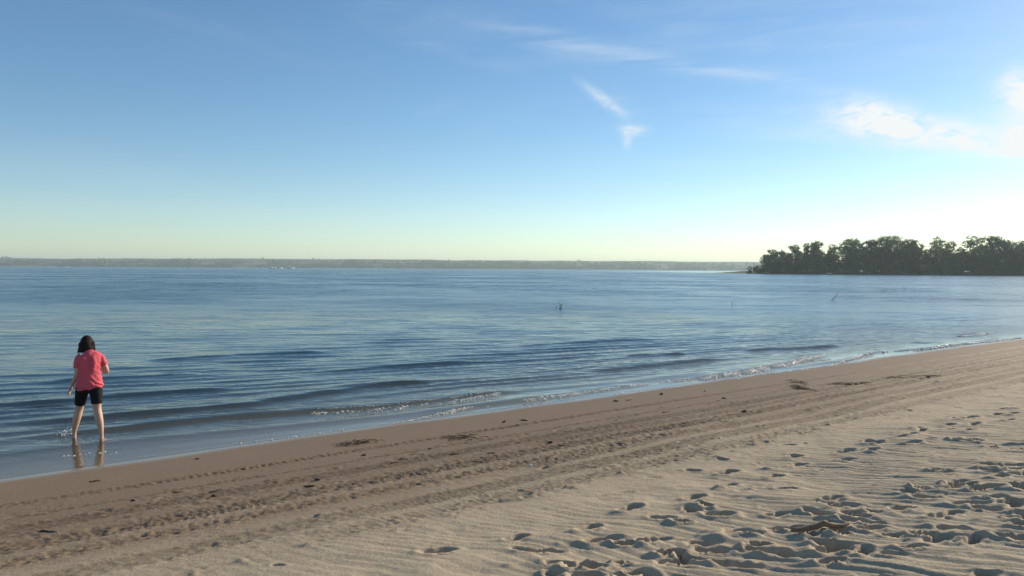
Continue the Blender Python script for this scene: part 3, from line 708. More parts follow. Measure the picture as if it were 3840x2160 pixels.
for i, (px, w, h, lab) in enumerate([(10, 12, 9, 'skyline tree in the clump on the far hill crest'), (24, 14, 10, 'skyline tree in the clump on the far hill crest'), (37, 10, 7, 'skyline tree in the clump on the far hill crest'),
                                      (373, 9, 6, 'lone small tree on the bare far hill crest'), (985, 9, 6, 'skyline tree on the crest above the speedboat wake'), (1175, 12, 7, 'skyline tree in the pair between wake and cabins'), (1195, 8, 5, 'skyline tree in the pair between wake and cabins'),
                                      (2168, 10, 7, 'skyline tree in the tiny pair above the white moored boat'), (2176, 7, 5, 'skyline tree in the tiny pair above the white moored boat')]):
    q = ray(px, 1000); yy = 3560.0; x = q[0] / q[1] * yy
    tag(make_tree('skyline_tree', x, yy, hill_z(x, yy) - .3, h, w, 500 + i, M['leaf3'], 1.4, 6, leafsize=.9), lab, 'tree', 'trees on the far hill crest')
def box(x0, x1, y0, y1, z0, z1):
    V = [(x0, y0, z0), (x1, y0, z0), (x1, y1, z0), (x0, y1, z0), (x0, y0, z1), (x1, y0, z1), (x1, y1, z1), (x0, y1, z1)]
    return V, [(0, 3, 2, 1), (4, 5, 6, 7), (0, 1, 5, 4), (1, 2, 6, 5), (2, 3, 7, 6), (3, 0, 4, 7)]
def gable(x0, x1, y0, y1, z0, z1):
    ym = (y0 + y1) / 2
    V = [(x0, y0, z0), (x1, y0, z0), (x1, y1, z0), (x0, y1, z0), (x0, ym, z1), (x1, ym, z1)]
    return V, [(0, 3, 2, 1), (0, 1, 5, 4), (2, 3, 4, 5), (0, 4, 3), (1, 2, 5)]
for i, (px, py, w) in enumerate([(1677, 994, 4.5), (1694, 994, 6), (1711, 995, 5), (1731, 991, 7), (1763, 996, 7.5), (1782, 996, 4.5)]):
    q = ray(px, 1000); yy = 2830.0; x = q[0] / q[1] * yy; yy = hill_shore(x) + [55, 60, 48, 95, 40, 44][i]; x = q[0] / q[1] * yy; zz = hill_z(x, yy)
    root = empty('cabin', (x, yy, zz), R([12, -8, 20, 4, -15, 9][i])); h = 3.2
    link('wall', mesh_py('wall', *box(-w / 2, w / 2, -2.5, 2.5, -2.5, h), smooth=False), M['white'], root)
    link('roof', mesh_py('roof', *gable(-w / 2 - .4, w / 2 + .4, -3, 3, h + .02, h + 1.7), smooth=False), M['white'], root)
    link('door', mesh_py('door', *box(-.5, .5, -2.56, -2.503, 0, 2.1), smooth=False), M['roof'], root)
    link('window', mesh_py('window', *box(w * .22, w * .22 + 1.1, -2.55, -2.503, 1.1, 2.2), smooth=False), M['glass'], root)
    tag(root, ['smallest white cabin at the open end of the far cabin row', 'second white cabin along the far shore row, beside the smallest', 'white cabin mid-row among the far shore woods', 'white cabin set highest up the far slope', 'widest white cabin low by the far water', 'small white cabin beside the widest one'][i], 'cabin', 'cabins on the far shore')

# ------------------------------------------------------------------ boats
def hull_mesh(L, B, Hh):
    V, Fc = [], []; ns = 11; prof = [(-1, 1), (-.92, .55), (-.62, .12), (0, 0), (.62, .12), (.92, .55), (1, 1)]
    for i in range(ns):
        f = i / (ns - 1); w = B / 2 * (1 - max(0, (f - .45) / .55) ** 2.2); w = max(w, .02)
        rise = Hh * .35 * max(0, f - .5) ** 1.5
        keel = Hh * .9 * max(0, (f - .72) / .28) ** 2
        for (a, b) in prof: V.append((-L / 2 + L * f, a * w, keel * (1 - b) + b * (Hh + rise) - .3))
    k = len(prof)
    for i in range(ns - 1):
        for j in range(k - 1): Fc.append((i * k + j, i * k + j + 1, (i + 1) * k + j + 1, (i + 1) * k + j))
        Fc.append((i * k + k - 1, i * k, (i + 1) * k, (i + 1) * k + k - 1))
    Fc.append(tuple(range(k))[::-1])
    return V, Fc
def make_boat(px, py, dist, L, rz, label, cabin=True):
    q = ray(px, py); x = q[0] / q[1] * dist
    root = empty('motorboat', (x, dist, 0), rz); B = L * .36; Hh = L * .2
    link('hull', mesh_py('hull', *hull_mesh(L, B, Hh)), M['white'], root)
    if cabin:
        link('cabin', mesh_py('cabin', *box(-L * .12, L * .2, -B * .36, B * .36, Hh - .28, Hh + L * .14), smooth=False), M['white'], root)
        link('windscreen', mesh_py('windscreen', *box(L * .203, L * .23, -B * .33, B * .33, Hh - .2, Hh + L * .12), smooth=False), M['glass'], root)
    link('outboard_motor', mesh_py('outboard_motor', *box(-L * .56, -L * .505, -.25, .25, -.2, Hh + .2), smooth=False), M['roof'], root)
    return tag(root, label, 'boat')
def icos(points, radii, seed, squash=.75):
    """many small irregular beads as one mesh"""
    t_ = (1 + 5 ** .5) / 2
    bv = np.array([(-1, t_, 0), (1, t_, 0), (-1, -t_, 0), (1, -t_, 0), (0, -1, t_), (0, 1, t_), (0, -1, -t_), (0, 1, -t_), (t_, 0, -1), (t_, 0, 1), (-t_, 0, -1), (-t_, 0, 1)], float); bv /= np.linalg.norm(bv[0])
    bf = np.array([(0, 11, 5), (0, 5, 1), (0, 1, 7), (0, 7, 10), (0, 10, 11), (1, 5, 9), (5, 11, 4), (11, 10, 2), (10, 7, 6), (7, 1, 8), (3, 9, 4), (3, 4, 2), (3, 2, 6), (3, 6, 8), (3, 8, 9), (4, 9, 5), (2, 4, 11), (6, 2, 10), (8, 6, 7), (9, 8, 1)])
    r = np.random.default_rng(seed); P = np.asarray(points, float); Rr = np.asarray(radii, float)
    if Rr.ndim == 1: Rr = np.stack([Rr, Rr, Rr * squash], 1)
    V = P[:, None, :] + bv[None] * Rr[:, None, :] * r.uniform(.75, 1.25, (len(P), 12, 1))
    Fq = bf[None] + (np.arange(len(P)) * 12)[:, None, None]
    return V.reshape(-1, 3), Fq.reshape(-1, 3)
make_boat(1113, 1009, 1180, 5.2, R(-8), 'white speedboat racing ahead of its white wake')
make_boat(2491, 1014, 1560, 6.4, R(78), 'white cabin boat lying alone off the wooded point', True)
make_boat(268, 1003, 1420, 4.6, R(6), 'far speedboat below the bare hill with the lone tree', True)
def wake(name, px0, px1, py, dist, seed, hmax, label, gaps):
    r = np.random.default_rng(seed); pts, rr = [], []
    for _ in range(760):
        px = r.uniform(px0, px1); f = (px - px0) / (px1 - px0)
        if any(a < f < b for a, b in gaps): continue
        q = ray(px, py); x = q[0] / q[1] * dist; e = .35 + .65 * abs(math.sin(f * 9))
        rad = hmax * r.uniform(.2, .5) * e
        pts.append((x, dist + r.normal(0, .8), r.uniform(0, hmax * .6) * e)); rr.append((rad * 2.2, rad, rad))
    V, Q = icos(pts, rr, seed); tag(link(name, mesh_np(name, V, Q), M['spray']), label, 'wake', None, 'stuff')
wake('boat_wake', 1006, 1104, 1008, 1180, 8, 2.5, 'white churned wake trailing the racing speedboat', [(.5, .66)])
wake('boat_wake', 243, 262, 1003, 1420, 9, 1.5, 'short pale wake of the far speedboat', [(.6, .7)])
# little boat pulled up on the point
x, y = pen_spot((3113 - 2700) * 2.26, 1.5)
root = empty('rowing_boat', (x, y, float(pen_height(np.float64(x), y)) + .32), R(15))
link('hull', mesh_py('hull', *hull_mesh(3.4, 1.5, .7)), M['white'], root)
link('bench', mesh_py('bench', *box(-.4, -.1, -.6, .6, .42, .47), smooth=False), M['wood'], root)
tag(root, 'small white boat pulled up on the bank below the trees', 'boat')

# ------------------------------------------------------------------ foam on the breaking wavelets; its white beads also stand in for sun glints
def water_z(s_, n_):
    i = int(np.clip(np.searchsorted(SW, s_), 1, len(SW) - 1)); j = int(np.clip(np.searchsorted(NW, n_), 1, len(NW) - 1))
    return float(hw[i, j])
def foam_glint_line(pts, dens, width, seed, label, rmax=.015, taper=True):
    r = np.random.default_rng(seed); q = np.array([on_water(*p) for p in pts]); o = np.argsort(q[:, 0]); q = q[o]
    L = q[-1, 0] - q[0, 0]; P, rr = [], []
    for _ in range(int(L * dens)):
        s_ = q[0, 0] + L * r.uniform(0, 1) ** .85; f = (s_ - q[0, 0]) / L
        cl = perlin(np.array([s_ * 2.2]), np.array([0.]), seed)[0] + .35 * perlin(np.array([s_ * 7.]), np.array([0.]), seed + 1)[0]
        if cl < r.uniform(-.40, .40): continue
        wloc = width * (.45 + .55 * math.sin(math.pi * min(1, f * 1.1)))
        n_ = np.interp(s_, q[:, 0], q[:, 1]) - abs(r.normal(0, wloc)) + .03
        sc = 1 + .07 * max(0, s_ - 6)
        rad = rmax * (.18 + .82 * r.uniform() ** 4) * sc
        xx, yy = to_xy(s_, n_ + N0); P.append((xx, yy, max(water_z(s_, n_), profile(-n_)) + rad * .25)); rr.append((rad * r.uniform(1, 1.8), rad * r.uniform(1, 1.6), rad * .7))
    V, Q = icos(P, rr, seed); tag(link('foam', mesh_np('foam', V, Q), M['foam']), label, 'foam', None, 'stuff')
foam_glint_line([(1165, 1552), (1400, 1537), (1700, 1504), (1875, 1477)], 430, .13, 601, 'foam and sun-glint beads on the long breaking wavelet before the wet sand')
foam_glint_line([(1470, 1590), (1560, 1573), (1740, 1535), (1900, 1515), (2150, 1480), (2430, 1440)], 430, .07, 602, 'thin foam and sun-glint beads on the wavelet at the edge of the sand')
foam_glint_line([(2475, 1432), (2600, 1425), (2760, 1402), (2900, 1378), (3095, 1334)], 1100, .10, 603, 'bright foam on the steep wavelet off the churned driftwood patch')
foam_glint_line([(2780, 1418), (2900, 1402), (3100, 1374), (3270, 1326)], 700, .06, 604, 'white swash foam sliding up the sand past the steep wavelet')
foam_glint_line([(1900, 1530), (2170, 1492), (2500, 1460), (2837, 1415)], 60, .03, 609, 'thin broken foam lace at the very edge of the sand')
foam_glint_line([(3300, 1322), (3480, 1308), (3600, 1292), (3840, 1266)], 420, .07, 605, 'far strip of white foam along the waterline')
foam_glint_line([(3590, 1262), (3650, 1257), (3692, 1252)], 1100, .14, 606, 'small isolated white breaker off the far end of the beach')
foam_glint_line([(1170, 1546), (1400, 1531), (1700, 1498), (1878, 1471)], 330, .022, 610, 'thin foam crest along the top of the long breaking wavelet', .008)
foam_glint_line([(2475, 1428), (2600, 1421), (2760, 1398), (2900, 1374), (3095, 1331)], 420, .03, 611, 'thin foam crest along the top of the steep wavelet', .010)
foam_glint_line([(880, 1668), (1000, 1652), (1160, 1632), (1300, 1612)], 60, .03, 607, 'few foam bubbles at the water edge along smooth wet sand')
foam_glint_line([(230, 1712), (330, 1700), (420, 1692), (520, 1682)], 70, .10, 608, 'few bright bubbles floating behind the wading person')

# ------------------------------------------------------------------ person wading
def person():
    ps, pn = on_water(331, 1641); px_, py_ = to_xy(ps, pn + N0)
    dv = Vector((px_, py_)).normalized()
    root = empty('person', (px_, py_, 0), math.atan2(-dv.x, dv.y))          # local +Y looks away from the camera, +X to the right
    def ell(c, rad, n=14, m=10, rot=None):
        V, Fc = [], []
        for i in range(m + 1):
            th = math.pi * i / m
            for k in range(n):
                ph = 2 * math.pi * k / n; v = Vector((rad[0] * math.sin(th) * math.cos(ph), rad[1] * math.sin(th) * math.sin(ph), rad[2] * math.cos(th)))
                if rot: v = rot @ v
                V.append(v + Vector(c))
        for i in range(m):
            for k in range(n): k2 = (k + 1) % n; Fc.append((i * n + k, (i + 1) * n + k, (i + 1) * n + k2, i * n + k2))
        return V, Fc
    def limb(pts, sides=14):
        """pts: (x,y,z,rx,ry) resampled smoothly, rings turned to the limb"""
        A = np.array(pts, float); t0 = np.arange(len(A)); t1 = np.linspace(0, len(A) - 1, (len(A) - 1) * 5 + 1)
        out = np.zeros((len(t1), 5))
        for c in range(5):
            for q, tt in enumerate(t1):
                i = min(int(tt), len(A) - 2); f = tt - i
                p0, p1, p2, p3 = A[max(i - 1, 0), c], A[i, c], A[i + 1, c], A[min(i + 2, len(A) - 1), c]
                out[q, c] = .5 * (2 * p1 + (p2 - p0) * f + (2 * p0 - 5 * p1 + 4 * p2 - p3) * f * f + (3 * p1 - p0 - 3 * p2 + p3) * f ** 3)
        V, Fc = [], []
        P = [Vector(o[:3]) for o in out]
        for i, p in enumerate(P):
            td = (P[min(i + 1, len(P) - 1)] - P[max(i - 1, 0)]).normalized()
            a = Vector((1, 0, 0)); a = (a - td * a.dot(td)).normalized(); b = td.cross(a)
            for k in range(sides):
                w = 2 * math.pi * k / sides; V.append(p + a * math.cos(w) * out[i, 3] + b * math.sin(w) * out[i, 4])
        for i in range(len(P) - 1):
            for k in range(sides): k2 = (k + 1) % sides; Fc.append((i * sides + k, i * sides + k2, (i + 1) * sides + k2, (i + 1) * sides + k))
        Fc.append(tuple(range(sides))[::-1]); Fc.append(tuple(range(len(V) - sides, len(V))))
        return V, Fc
    def remesh(parts, voxel, smooth_it=2, fold=None):
        me = mesh_py('tmp', *merge(parts)); o = bpy.data.objects.new('tmp', me); col.objects.link(o)
        md = o.modifiers.new('r', 'REMESH'); md.mode = 'VOXEL'; md.voxel_size = voxel; md.use_smooth_shade = True
        sm = o.modifiers.new('s', 'SMOOTH'); sm.factor = .5; sm.iterations = smooth_it
        dg = bpy.context.evaluated_depsgraph_get(); me2 = bpy.data.meshes.new_from_object(o.evaluated_get(dg))
        bpy.data.objects.remove(o); bpy.data.meshes.remove(me)
        if fold:
            v = np.zeros(len(me2.vertices) * 3, np.float32); me2.vertices.foreach_get('co', v); v = v.reshape(-1, 3)
            nn = np.zeros(len(me2.vertices) * 3, np.float32); me2.vertices.foreach_get('normal', nn); nn = nn.reshape(-1, 3)
            v = v + nn * fold(v)[:, None]; me2.vertices.foreach_set('co', v.astype(np.float32).ravel()); me2.update()
        me2.polygons.foreach_set('use_smooth', [True] * len(me2.polygons))
        return me2
    # --- joints
    bz = lambda wx, wy: float(profile(-(np.dot(np.array([wx, wy]), W) - N0)))
    def bedz(lx, ly):
        w = root.matrix_basis @ Vector((lx, ly, 0)); return bz(w.x, w.y)
    Lf, Rf = (-.185, .19), (.175, -.13); lz, rz_ = bedz(*Lf), bedz(*Rf)
    legR = [(.095, 0, .80, .088, .098), (.108, -.012, .66, .078, .085), (.120, -.03, .50, .060, .064), (.126, -.045, .42, .056, .058), (.142, -.10, .31, .058, .063), (.164, -.13, .18, .045, .048), (.174, -.145, .07, .029, .034), (.176, -.145, rz_ + .045, .030, .036)]
    legL = [(-.060, 0, .80, .088, .098), (-.082, .05, .66, .078, .085), (-.106, .115, .50, .060, .064), (-.118, .135, .42, .056, .058), (-.146, .13, .31, .058, .063), (-.172, .15, .18, .045, .048), (-.185, .172, .07, .029, .034), (-.187, .176, lz + .045, .030, .036)]
    torso = [(.015, .0, .72, .13, .095), (.017, -.005, .80, .168, .115), (.020, .0, .90, .150, .100), (.024, .012, .98, .130, .088), (.028, .036, 1.08, .138, .078), (.030, .052, 1.18, .142, .074), (.030, .060, 1.235, .125, .060), (.026, .072, 1.275, .070, .055), (.020, .082, 1.31, .052, .054)]
    neck = [(.020, .07, 1.27, .056, .058), (.008, .10, 1.33, .050, .053), (-.004, .135, 1.385, .050, .054)]
    armL = [(-.09, .055, 1.215, .045, .046), (-.122, .052, 1.18, .045, .046), (-.136, .045, 1.10, .043, .044), (-.140, .035, 1.00, .037, .038), (-.160, .050, .93, .037, .036), (-.198, .075, .84, .028, .027), (-.216, .088, .79, .024, .022)]
    armR = [(.145, .065, 1.222, .045, .046), (.176, .060, 1.19, .044, .046), (.214, .048, 1.12, .043, .044), (.252, .040, 1.02, .038, .038), (.248, .085, .985, .037, .037), (.215, .19, 1.0, .030, .030), (.185, .265, 1.025, .024, .024)]
    def foot(x, y, zb, tx, ty):
        d = Vector((tx, ty, 0)).normalized(); side = Vector((d.y, -d.x, 0)); o = Vector((x, y, zb))
        ps = [ell(o - d * .035 + Vector((0, 0, .036)), (.034, .036, .038)), ell(o + d * .05 + Vector((0, 0, .034)), (.038, .075, .034), rot=Matrix.Rotation(math.atan2(-d.x, d.y), 3, 'Z')), ell(o + d * .115 + Vector((0, 0, .022)), (.043, .05, .022), rot=Matrix.Rotation(math.atan2(-d.x, d.y), 3, 'Z'))]
        for k in range(5):
            c = o + d * (.158 - .012 * abs(k - 1) - .004 * k) + side * (k - 2) * .0165 * (1 if x > 0 else -1) * -1 + Vector((0, 0, .014))
            ps.append(ell(c, (.009 if k else .012, .018, .010), 8, 6, rot=Matrix.Rotation(math.atan2(-d.x, d.y), 3, 'Z')))
        return ps
    def hand(wr, d, side, curl, thumb_side):
        """wr wrist, d pointing direction, side across the palm; five bent fingers"""
        wr, d, side = Vector(wr), Vector(d).normalized(), Vector(side).normalized(); nrm = d.cross(side).normalized(); ps = []
        rotm = Matrix((side, nrm, d)).transposed()
        ps.append(ell(wr + d * .045, (.038, .016, .052), 12, 8, rot=rotm))
        for k, (ln, off) in enumerate([(.070, -.029), (.080, -.010), (.074, .010), (.056, .029)]):
            p = wr + d * (.078 - .006 * abs(k - 1.3)) + side * off; q = d.copy(); pts = [tuple(p - d * .025) + (.0085, .0085)]
            for j in range(3):
                ax = side; q = (Matrix.Rotation(curl * (.6 + .35 * j), 3, ax) @ q); pts.append(tuple(p) + (.0088 - .0007 * j, .0088 - .0007 * j)); p = p + q * ln * [.45, .32, .23][j]
            pts.append(tuple(p) + (.0062, .0062)); V, Fc = tube([q_[:3] for q_ in pts], [q_[3] for q_ in pts], 8); ps.append((V, Fc))
        tb = wr + d * .018 + side * thumb_side * .026; q = (d * .75 + side * thumb_side * .65 + nrm * .15).normalized()
        p1 = tb + q * .040; p2 = p1 + (q + d * .5).normalized() * .030; ps.append(tube([tb - q * .012, tb, p1, p2], [.013, .012, .0105, .008], 8))
        return ps
    hl = hand((-.216, .088, .79), (-.34, .24, -.9), (.35, .85, .15), -.28, 1)
    hr = hand((.185, .265, 1.025), (-.62, .72, .22), (.15, -.12, .95), .42, 1)
    # --- head (bowed, turned a little to the right)
    hc = Vector((-.010, .165, 1.435)); hrot = Matrix.Rotation(R(-12), 3, 'Z') @ Matrix.Rotation(R(-34), 3, 'X')
    T = lambda v: hc + hrot @ Vector(v)
    head = [ell(hc, (.073, .090, .100), 20, 16, hrot), ell(T((0, .035, -.055)), (.055, .060, .065), 16, 12, hrot), ell(T((0, .075, -.098)), (.022, .020, .018), 10, 8, hrot)]
    head += [ell(T((0, .098, -.022)), (.012, .018, .022), 10, 8, hrot), ell(T((0, .105, -.036)), (.016, .013, .010), 10, 8, hrot), ell(T((0, .086, .022)), (.052, .014, .012), 12, 8, hrot)]
    head += [ell(T((sx * .033, .080, -.030)), (.022, .016, .018), 10, 8, hrot) for sx in (-1, 1)] + [ell(T((sx * .074, .0, -.012)), (.010, .020, .030), 10, 8, hrot) for sx in (-1, 1)]
    body = remesh([limb(legR), limb(legL), limb(torso, 20), limb(neck), limb(armL), limb(armR), ell((.12, .07, 1.215), (.045, .045, .045)), ell((-.07, .06, 1.205), (.045, .045, .045))] + foot(.176, -.135, rz_, .25, 1) + foot(-.187, .186, lz, -.15, 1) + hl + hr + head, .0052, 2)
    link('body', body, M['skin'], root)
    # face details
    for sx in (-1, 1):
        e = link('eye', mesh_py('eye', *ell(T((sx * .031, .080, .002)), (.013, .011, .009), 10, 8, hrot)), M['eye'], root)
        link('iris', mesh_py('iris', *ell(T((sx * .031, .0885, .000)), (.0055, .003, .0055), 8, 6, hrot)), M['iris'], e)
        link('eyebrow', mesh_py('eyebrow', *ell(T((sx * .031, .097, .024)), (.018, .005, .004), 8, 6, hrot)), M['hair'], root)
    link('mouth', mesh_py('mouth', *ell(T((0, .094, -.066)), (.020, .008, .007), 10, 6, hrot)), M['lip'], root)
    # --- shirt
    shirt_t = [(.022, -.004, .755, .184, .142), (.022, -.004, .82, .186, .140), (.022, .0, .90, .170, .122), (.025, .012, .98, .154, .108), (.028, .03, 1.08, .160, .112), (.030, .046, 1.18, .168, .112), (.030, .056, 1.245, .160, .094), (.024, .070, 1.288, .100, .080), (.018, .082, 1.315, .064, .066)]
    slL = [(-.075, .058, 1.235, .066, .066), (-.118, .054, 1.20, .060, .062), (-.134, .048, 1.13, .054, .058), (-.138, .042, 1.07, .054, .057)]
    slR = [(.125, .066, 1.245, .066, .066), (.172, .062, 1.205, .060, .062), (.208, .052, 1.14, .053, .057), (.230, .046, 1.09, .053, .056)]
    def fold(v):
        x, y, zc = v[:, 0], v[:, 1], v[:, 2]; back = sstep(-y, -.06, .04)
        f = .0095 * perlin(x * 9 + zc * 5, zc * 13 - x * 6, 3) + .0065 * perlin(x * 16 - zc * 8, zc * 24 + x * 10, 4)
        low = 1 - sstep(zc, .80, 1.0)
        f += low * .006 * np.sin(70 * (zc + .55 * (x - .02) + .1 * perlin(x * 8, zc * 4, 6)))
        sp = x - .015
        f += back * sstep(zc, .98, 1.1) * (1 - sstep(zc, 1.2, 1.28)) * (.020 * np.exp(-((sp + .065) / .035) ** 2) + .020 * np.exp(-((sp - .065) / .035) ** 2) - .016 * np.exp(-(sp / .022) ** 2))
        f += .005 * perlin(x * 22, zc * 22 + y * 10, 8) * sstep(np.abs(x - .03), .12, .17)
        return f
    sh = remesh([limb(shirt_t, 24), limb(slL), limb(slR)], .0065, 2, fold)
    so = link('shirt', sh, M['shirt'], root)
    v = np.zeros(len(sh.vertices) * 3, np.float32); sh.vertices.foreach_get('co', v); v = v.reshape(-1, 3)
    lowm = 1 - sstep(v[:, 2], .77, .95); v[:, 2] += (.10 * (v[:, 0] - .02) + .006 * perlin(v[:, 0] * 14, v[:, 1] * 14, 2)) * lowm; sh.vertices.foreach_set('co', v.ravel()); sh.update()
    cv, cf = [], []
    ring = [(.018 + .062 * math.cos(a), .080 + .062 * math.sin(a), 1.318 + .012 * math.sin(a)) for a in np.linspace(0, 2 * math.pi, 29)]
    link('collar', mesh_py('collar', *tube(ring, [.006] * 29, 6)), M['shirt'], so)
    # --- shorts
    def sl_leg(A, lo):
        return [(q[0], q[1], q[2], q[3] + g, q[4] + g) for q, g in zip(A, (.012, .013, .016, .02)) if q[2] > lo]
    sR = [(.098, 0, .80, .098, .108), (.110, -.01, .69, .093, .100), (.116, -.022, .59, .083, .090), (.120, -.032, .515, .079, .085)]
    sL = [(-.063, 0, .80, .098, .108), (-.080, .045, .69, .093, .100), (-.094, .085, .59, .083, .090), (-.106, .112, .505, .079, .085)]
    hipb = [(.018, 0, .70, .130, .105), (.018, -.006, .76, .160, .116), (.018, -.004, .83, .154, .110), (.020, 0, .90, .150, .106)]
    shs = remesh([limb(sR), limb(sL), limb(hipb, 20)], .007, 2, lambda v: .004 * perlin(v[:, 0] * 14 + v[:, 1] * 9, v[:, 2] * 16, 5) + .003 * perlin(v[:, 0] * 30, v[:, 2] * 30, 9))
    link('shorts', shs, M['shorts'], root)
    # --- hair: shoulder-length bob falling forward round the bowed head
    r = np.random.default_rng(12)
    hb = [ell(T((0, -.012, .016)), (.086, .096, .100), 20, 14, hrot), ell(T((0, -.045, -.04)), (.084, .066, .085), 18, 12, hrot),
          ell((-.014, .085, 1.362), (.092, .058, .050), 18, 12), ell((-.082, .12, 1.372), (.036, .060, .066), 14, 10), ell((.060, .12, 1.372), (.034, .058, .046), 14, 10), ell((-.072, .082, 1.334), (.042, .044, .040), 12, 8)]
    hm = remesh(hb, .006, 3, lambda v: .004 * perlin(np.arctan2(v[:, 0], v[:, 1] - .13) * 9, v[:, 2] * 7, 4))
    hair = link('hair', hm, M['hair'], root)
    st = []
    for k in range(230):
        a = r.uniform(-2.7, 2.7) - math.pi / 2                          # round the back and the sides
        top = T((.05 * math.cos(a) * r.uniform(.2, 1), .05 * math.sin(a) * r.uniform(.2, 1), .105)); rad = r.uniform(.096, .108)
        m1 = hc + Vector((rad * math.cos(a), rad * .95 * math.sin(a) - .01, -.005)); m2 = hc + Vector((rad * 1.05 * math.cos(a), rad * .8 * math.sin(a) - .03, -.075))
        en = hc + Vector((rad * r.uniform(.9, 1.22) * math.cos(a) - .006, rad * .6 * math.sin(a) - .045, -.115 - r.uniform(0, .045)))
        if math.sin(a) > .35: continue
        st.append(tube([top, m1, m2, en], [.004, .0055, .0045, .0008], 5))
    link('hair_strands', mesh_py('hair_strands', *merge(st)), M['hair'], hair)
    root.scale = (.955, .955, .955)
    tag(root, 'person in coral t-shirt and black shorts wading barefoot with head bowed', 'person')
    # splash at the leading foot
    r = np.random.default_rng(44); P = []; rr = []
    for _ in range(46):
        lx, ly = -.30 + r.normal(0, .05), .22 + r.normal(0, .06); w = root.matrix_basis @ Vector((lx, ly, 0)); P.append((w.x, w.y, .02 + abs(r.normal(0, .05)))); rr.append(r.uniform(.003, .011))
    V, Q = icos(P, rr, 45, 1.0); tag(link('splash', mesh_np('splash', V, Q), M['foam']), 'droplets splashing up beside the wading foot', 'splash', None, 'stuff')
person()

# ------------------------------------------------------------------ sticks in the water
def stick(name, px, py, pieces, label, cat='branch', mat='darkwood', z_off=-.25):
    s_, n_ = on_water(px, py); xx, yy = to_xy(s_, n_ + N0)
    root_parts = []
    for pts, rad in pieces: root_parts.append(tube([(a, b, c) for a, b, c in pts], rad, 7))
    o = link(name, mesh_py(name, *merge(root_parts)), M[mat]); o.location = (xx, yy, 0)
    return tag(o, label, cat)
stick('dead_branch', 2103, 1158, [([(0, 0, -.5), (.01, 0, .1), (.03, .02, .30)], [.032, .028, .016]), ([(-.1, 0, -.4), (-.05, .02, .1), (-.16, .05, .40)], [.02, .016, .006]), ([(.01, 0, .14), (.10, .03, .24), (.14, .03, .38)], [.016, .012, .004]), ([(-.12, 0, .02), (.0, .01, .05), (.08, 0, .03)], [.02, .02, .012]), ([(.0, 0, .2), (-.05, .0, .34), (-.12, .0, .42)], [.012, .008, .003])], 'dark forked stub of a dead branch poking out of open water')
stick('dead_branch', 2086, 1156, [([(.03, 0, -.4), (.02, 0, .05), (-.08, .02, .30)], [.018, .016, .006]), ([(.0, 0, .1), (.05, 0, .22)], [.008, .003])], 'thin leaning twig in the water beside the forked stub')
stick('dead_branch', 3120, 1128, [([(-.3, 0, -.4), (0, 0, .02), (.35, .05, .42), (.62, .1, .88)], [.03, .026, .020, .008]), ([(.18, .02, .22), (.32, .03, .27)], [.012, .004])], 'long bare branch slanting up out of the water off the point')
def reeds(px, py, k, h, spread, seed, label):
    r = np.random.default_rng(seed)
    s_, n_ = on_water(px, py); xx, yy = to_xy(s_, n_ + N0); o = empty('reed_clump', (xx, yy, 0))
    for _ in range(k):
        a, b = r.normal(0, spread), r.normal(0, spread); hh = h * r.uniform(.5, 1); l1, l2 = r.normal(0, .18) * hh, r.normal(0, .18) * hh
        link('stem', mesh_py('stem', *tube([(a, b, -.3), (a + l1 * .4, b + l2 * .4, hh * .55), (a + l1, b + l2, hh)], [.010, .008, .003], 5)), M['weed'], o)
    tag(o, label, 'reeds')
reeds(3310, 1094, 10, .75, .5, 1, 'sparse reed clump standing in pale water beyond the slanting branch')
reeds(3388, 1090, 4, .7, .15, 2, 'few thin reeds farthest out before the wooded point')
reeds(2745, 1147, 3, .55, .08, 3, 'thin upright reed stems in open water between the stub and slanting branch')

# ------------------------------------------------------------------ driftwood, weed and shells on the sand
def ground_at(px, py):
    s_, m_ = on_sand(px, py); xx, yy = to_xy(s_, N0 - m_); return s_, m_, xx, yy, sand_z(s_, m_)
a = ground_at(2968, 2012); b = ground_at(3190, 1990)
P0, P1 = np.array([a[2], a[3]]), np.array([b[2], b[3]])
pts, rad = [], []
for i in range(12):
    f = i / 11; p = P0 + (P1 - P0) * f + np.array([0, .030 * math.sin(f * 2.2) + .004 * math.sin(i * 1.9)]); zz = max(sand_z(float(p @ U), float(N0 - p @ W)), a[4] * (1 - f) + b[4] * f - .01)
    pts.append((p[0], p[1], zz + .030 + .010 * math.sin(f * 4 + .4))); rad.append(.006 + .017 * math.sin(math.pi * min(.97, .12 + f * .85)) * (1 + .2 * math.sin(i * 2.3)))
pts = np.array(pts); base = pts[0].copy(); base[2] -= .02
tw = tube([pts[7] - base, pts[7] - base + np.array([.05, .05, .02]), pts[7] - base + np.array([.10, .07, .01])], [.009, .006, .002], 6)
o = link('driftwood_stick', mesh_py('driftwood_stick', *merge([tube(pts - base, rad, 9), tw])), M['wood']); o.location = base
tag(o, 'grey-brown crooked driftwood stick lying among deep footprints in dry sand', 'driftwood')
rd = np.random.default_rng(23)
def chip_mesh(seed, L, B, Hh):
    r = np.random.default_rng(seed); V, Q = [], []; k = 7
    pts, rad = [], []
    for i in range(5):
        f = i / 4; pts.append(((f - .5) * L, r.normal(0, B * .15), Hh * .35 + r.normal(0, Hh * .12))); e = math.sin(math.pi * (.12 + .76 * f)) ** .6; rad.append((B * .5 * e * r.uniform(.75, 1.2), Hh * .5 * e * r.uniform(.75, 1.2)))
    V, Fc = tube(pts, rad, 8); V = [v + Vector((0, r.normal(0, B * .05), r.normal(0, Hh * .06))) for v in V]
    return mesh_py('driftwood_chip', V, Fc)
chips = [chip_mesh(900 + i, *d) for i, d in enumerate([(.16, .05, .03), (.10, .06, .035), (.22, .035, .028), (.08, .07, .04)])]
for c in chips: c.materials.append(M['darkwood'])
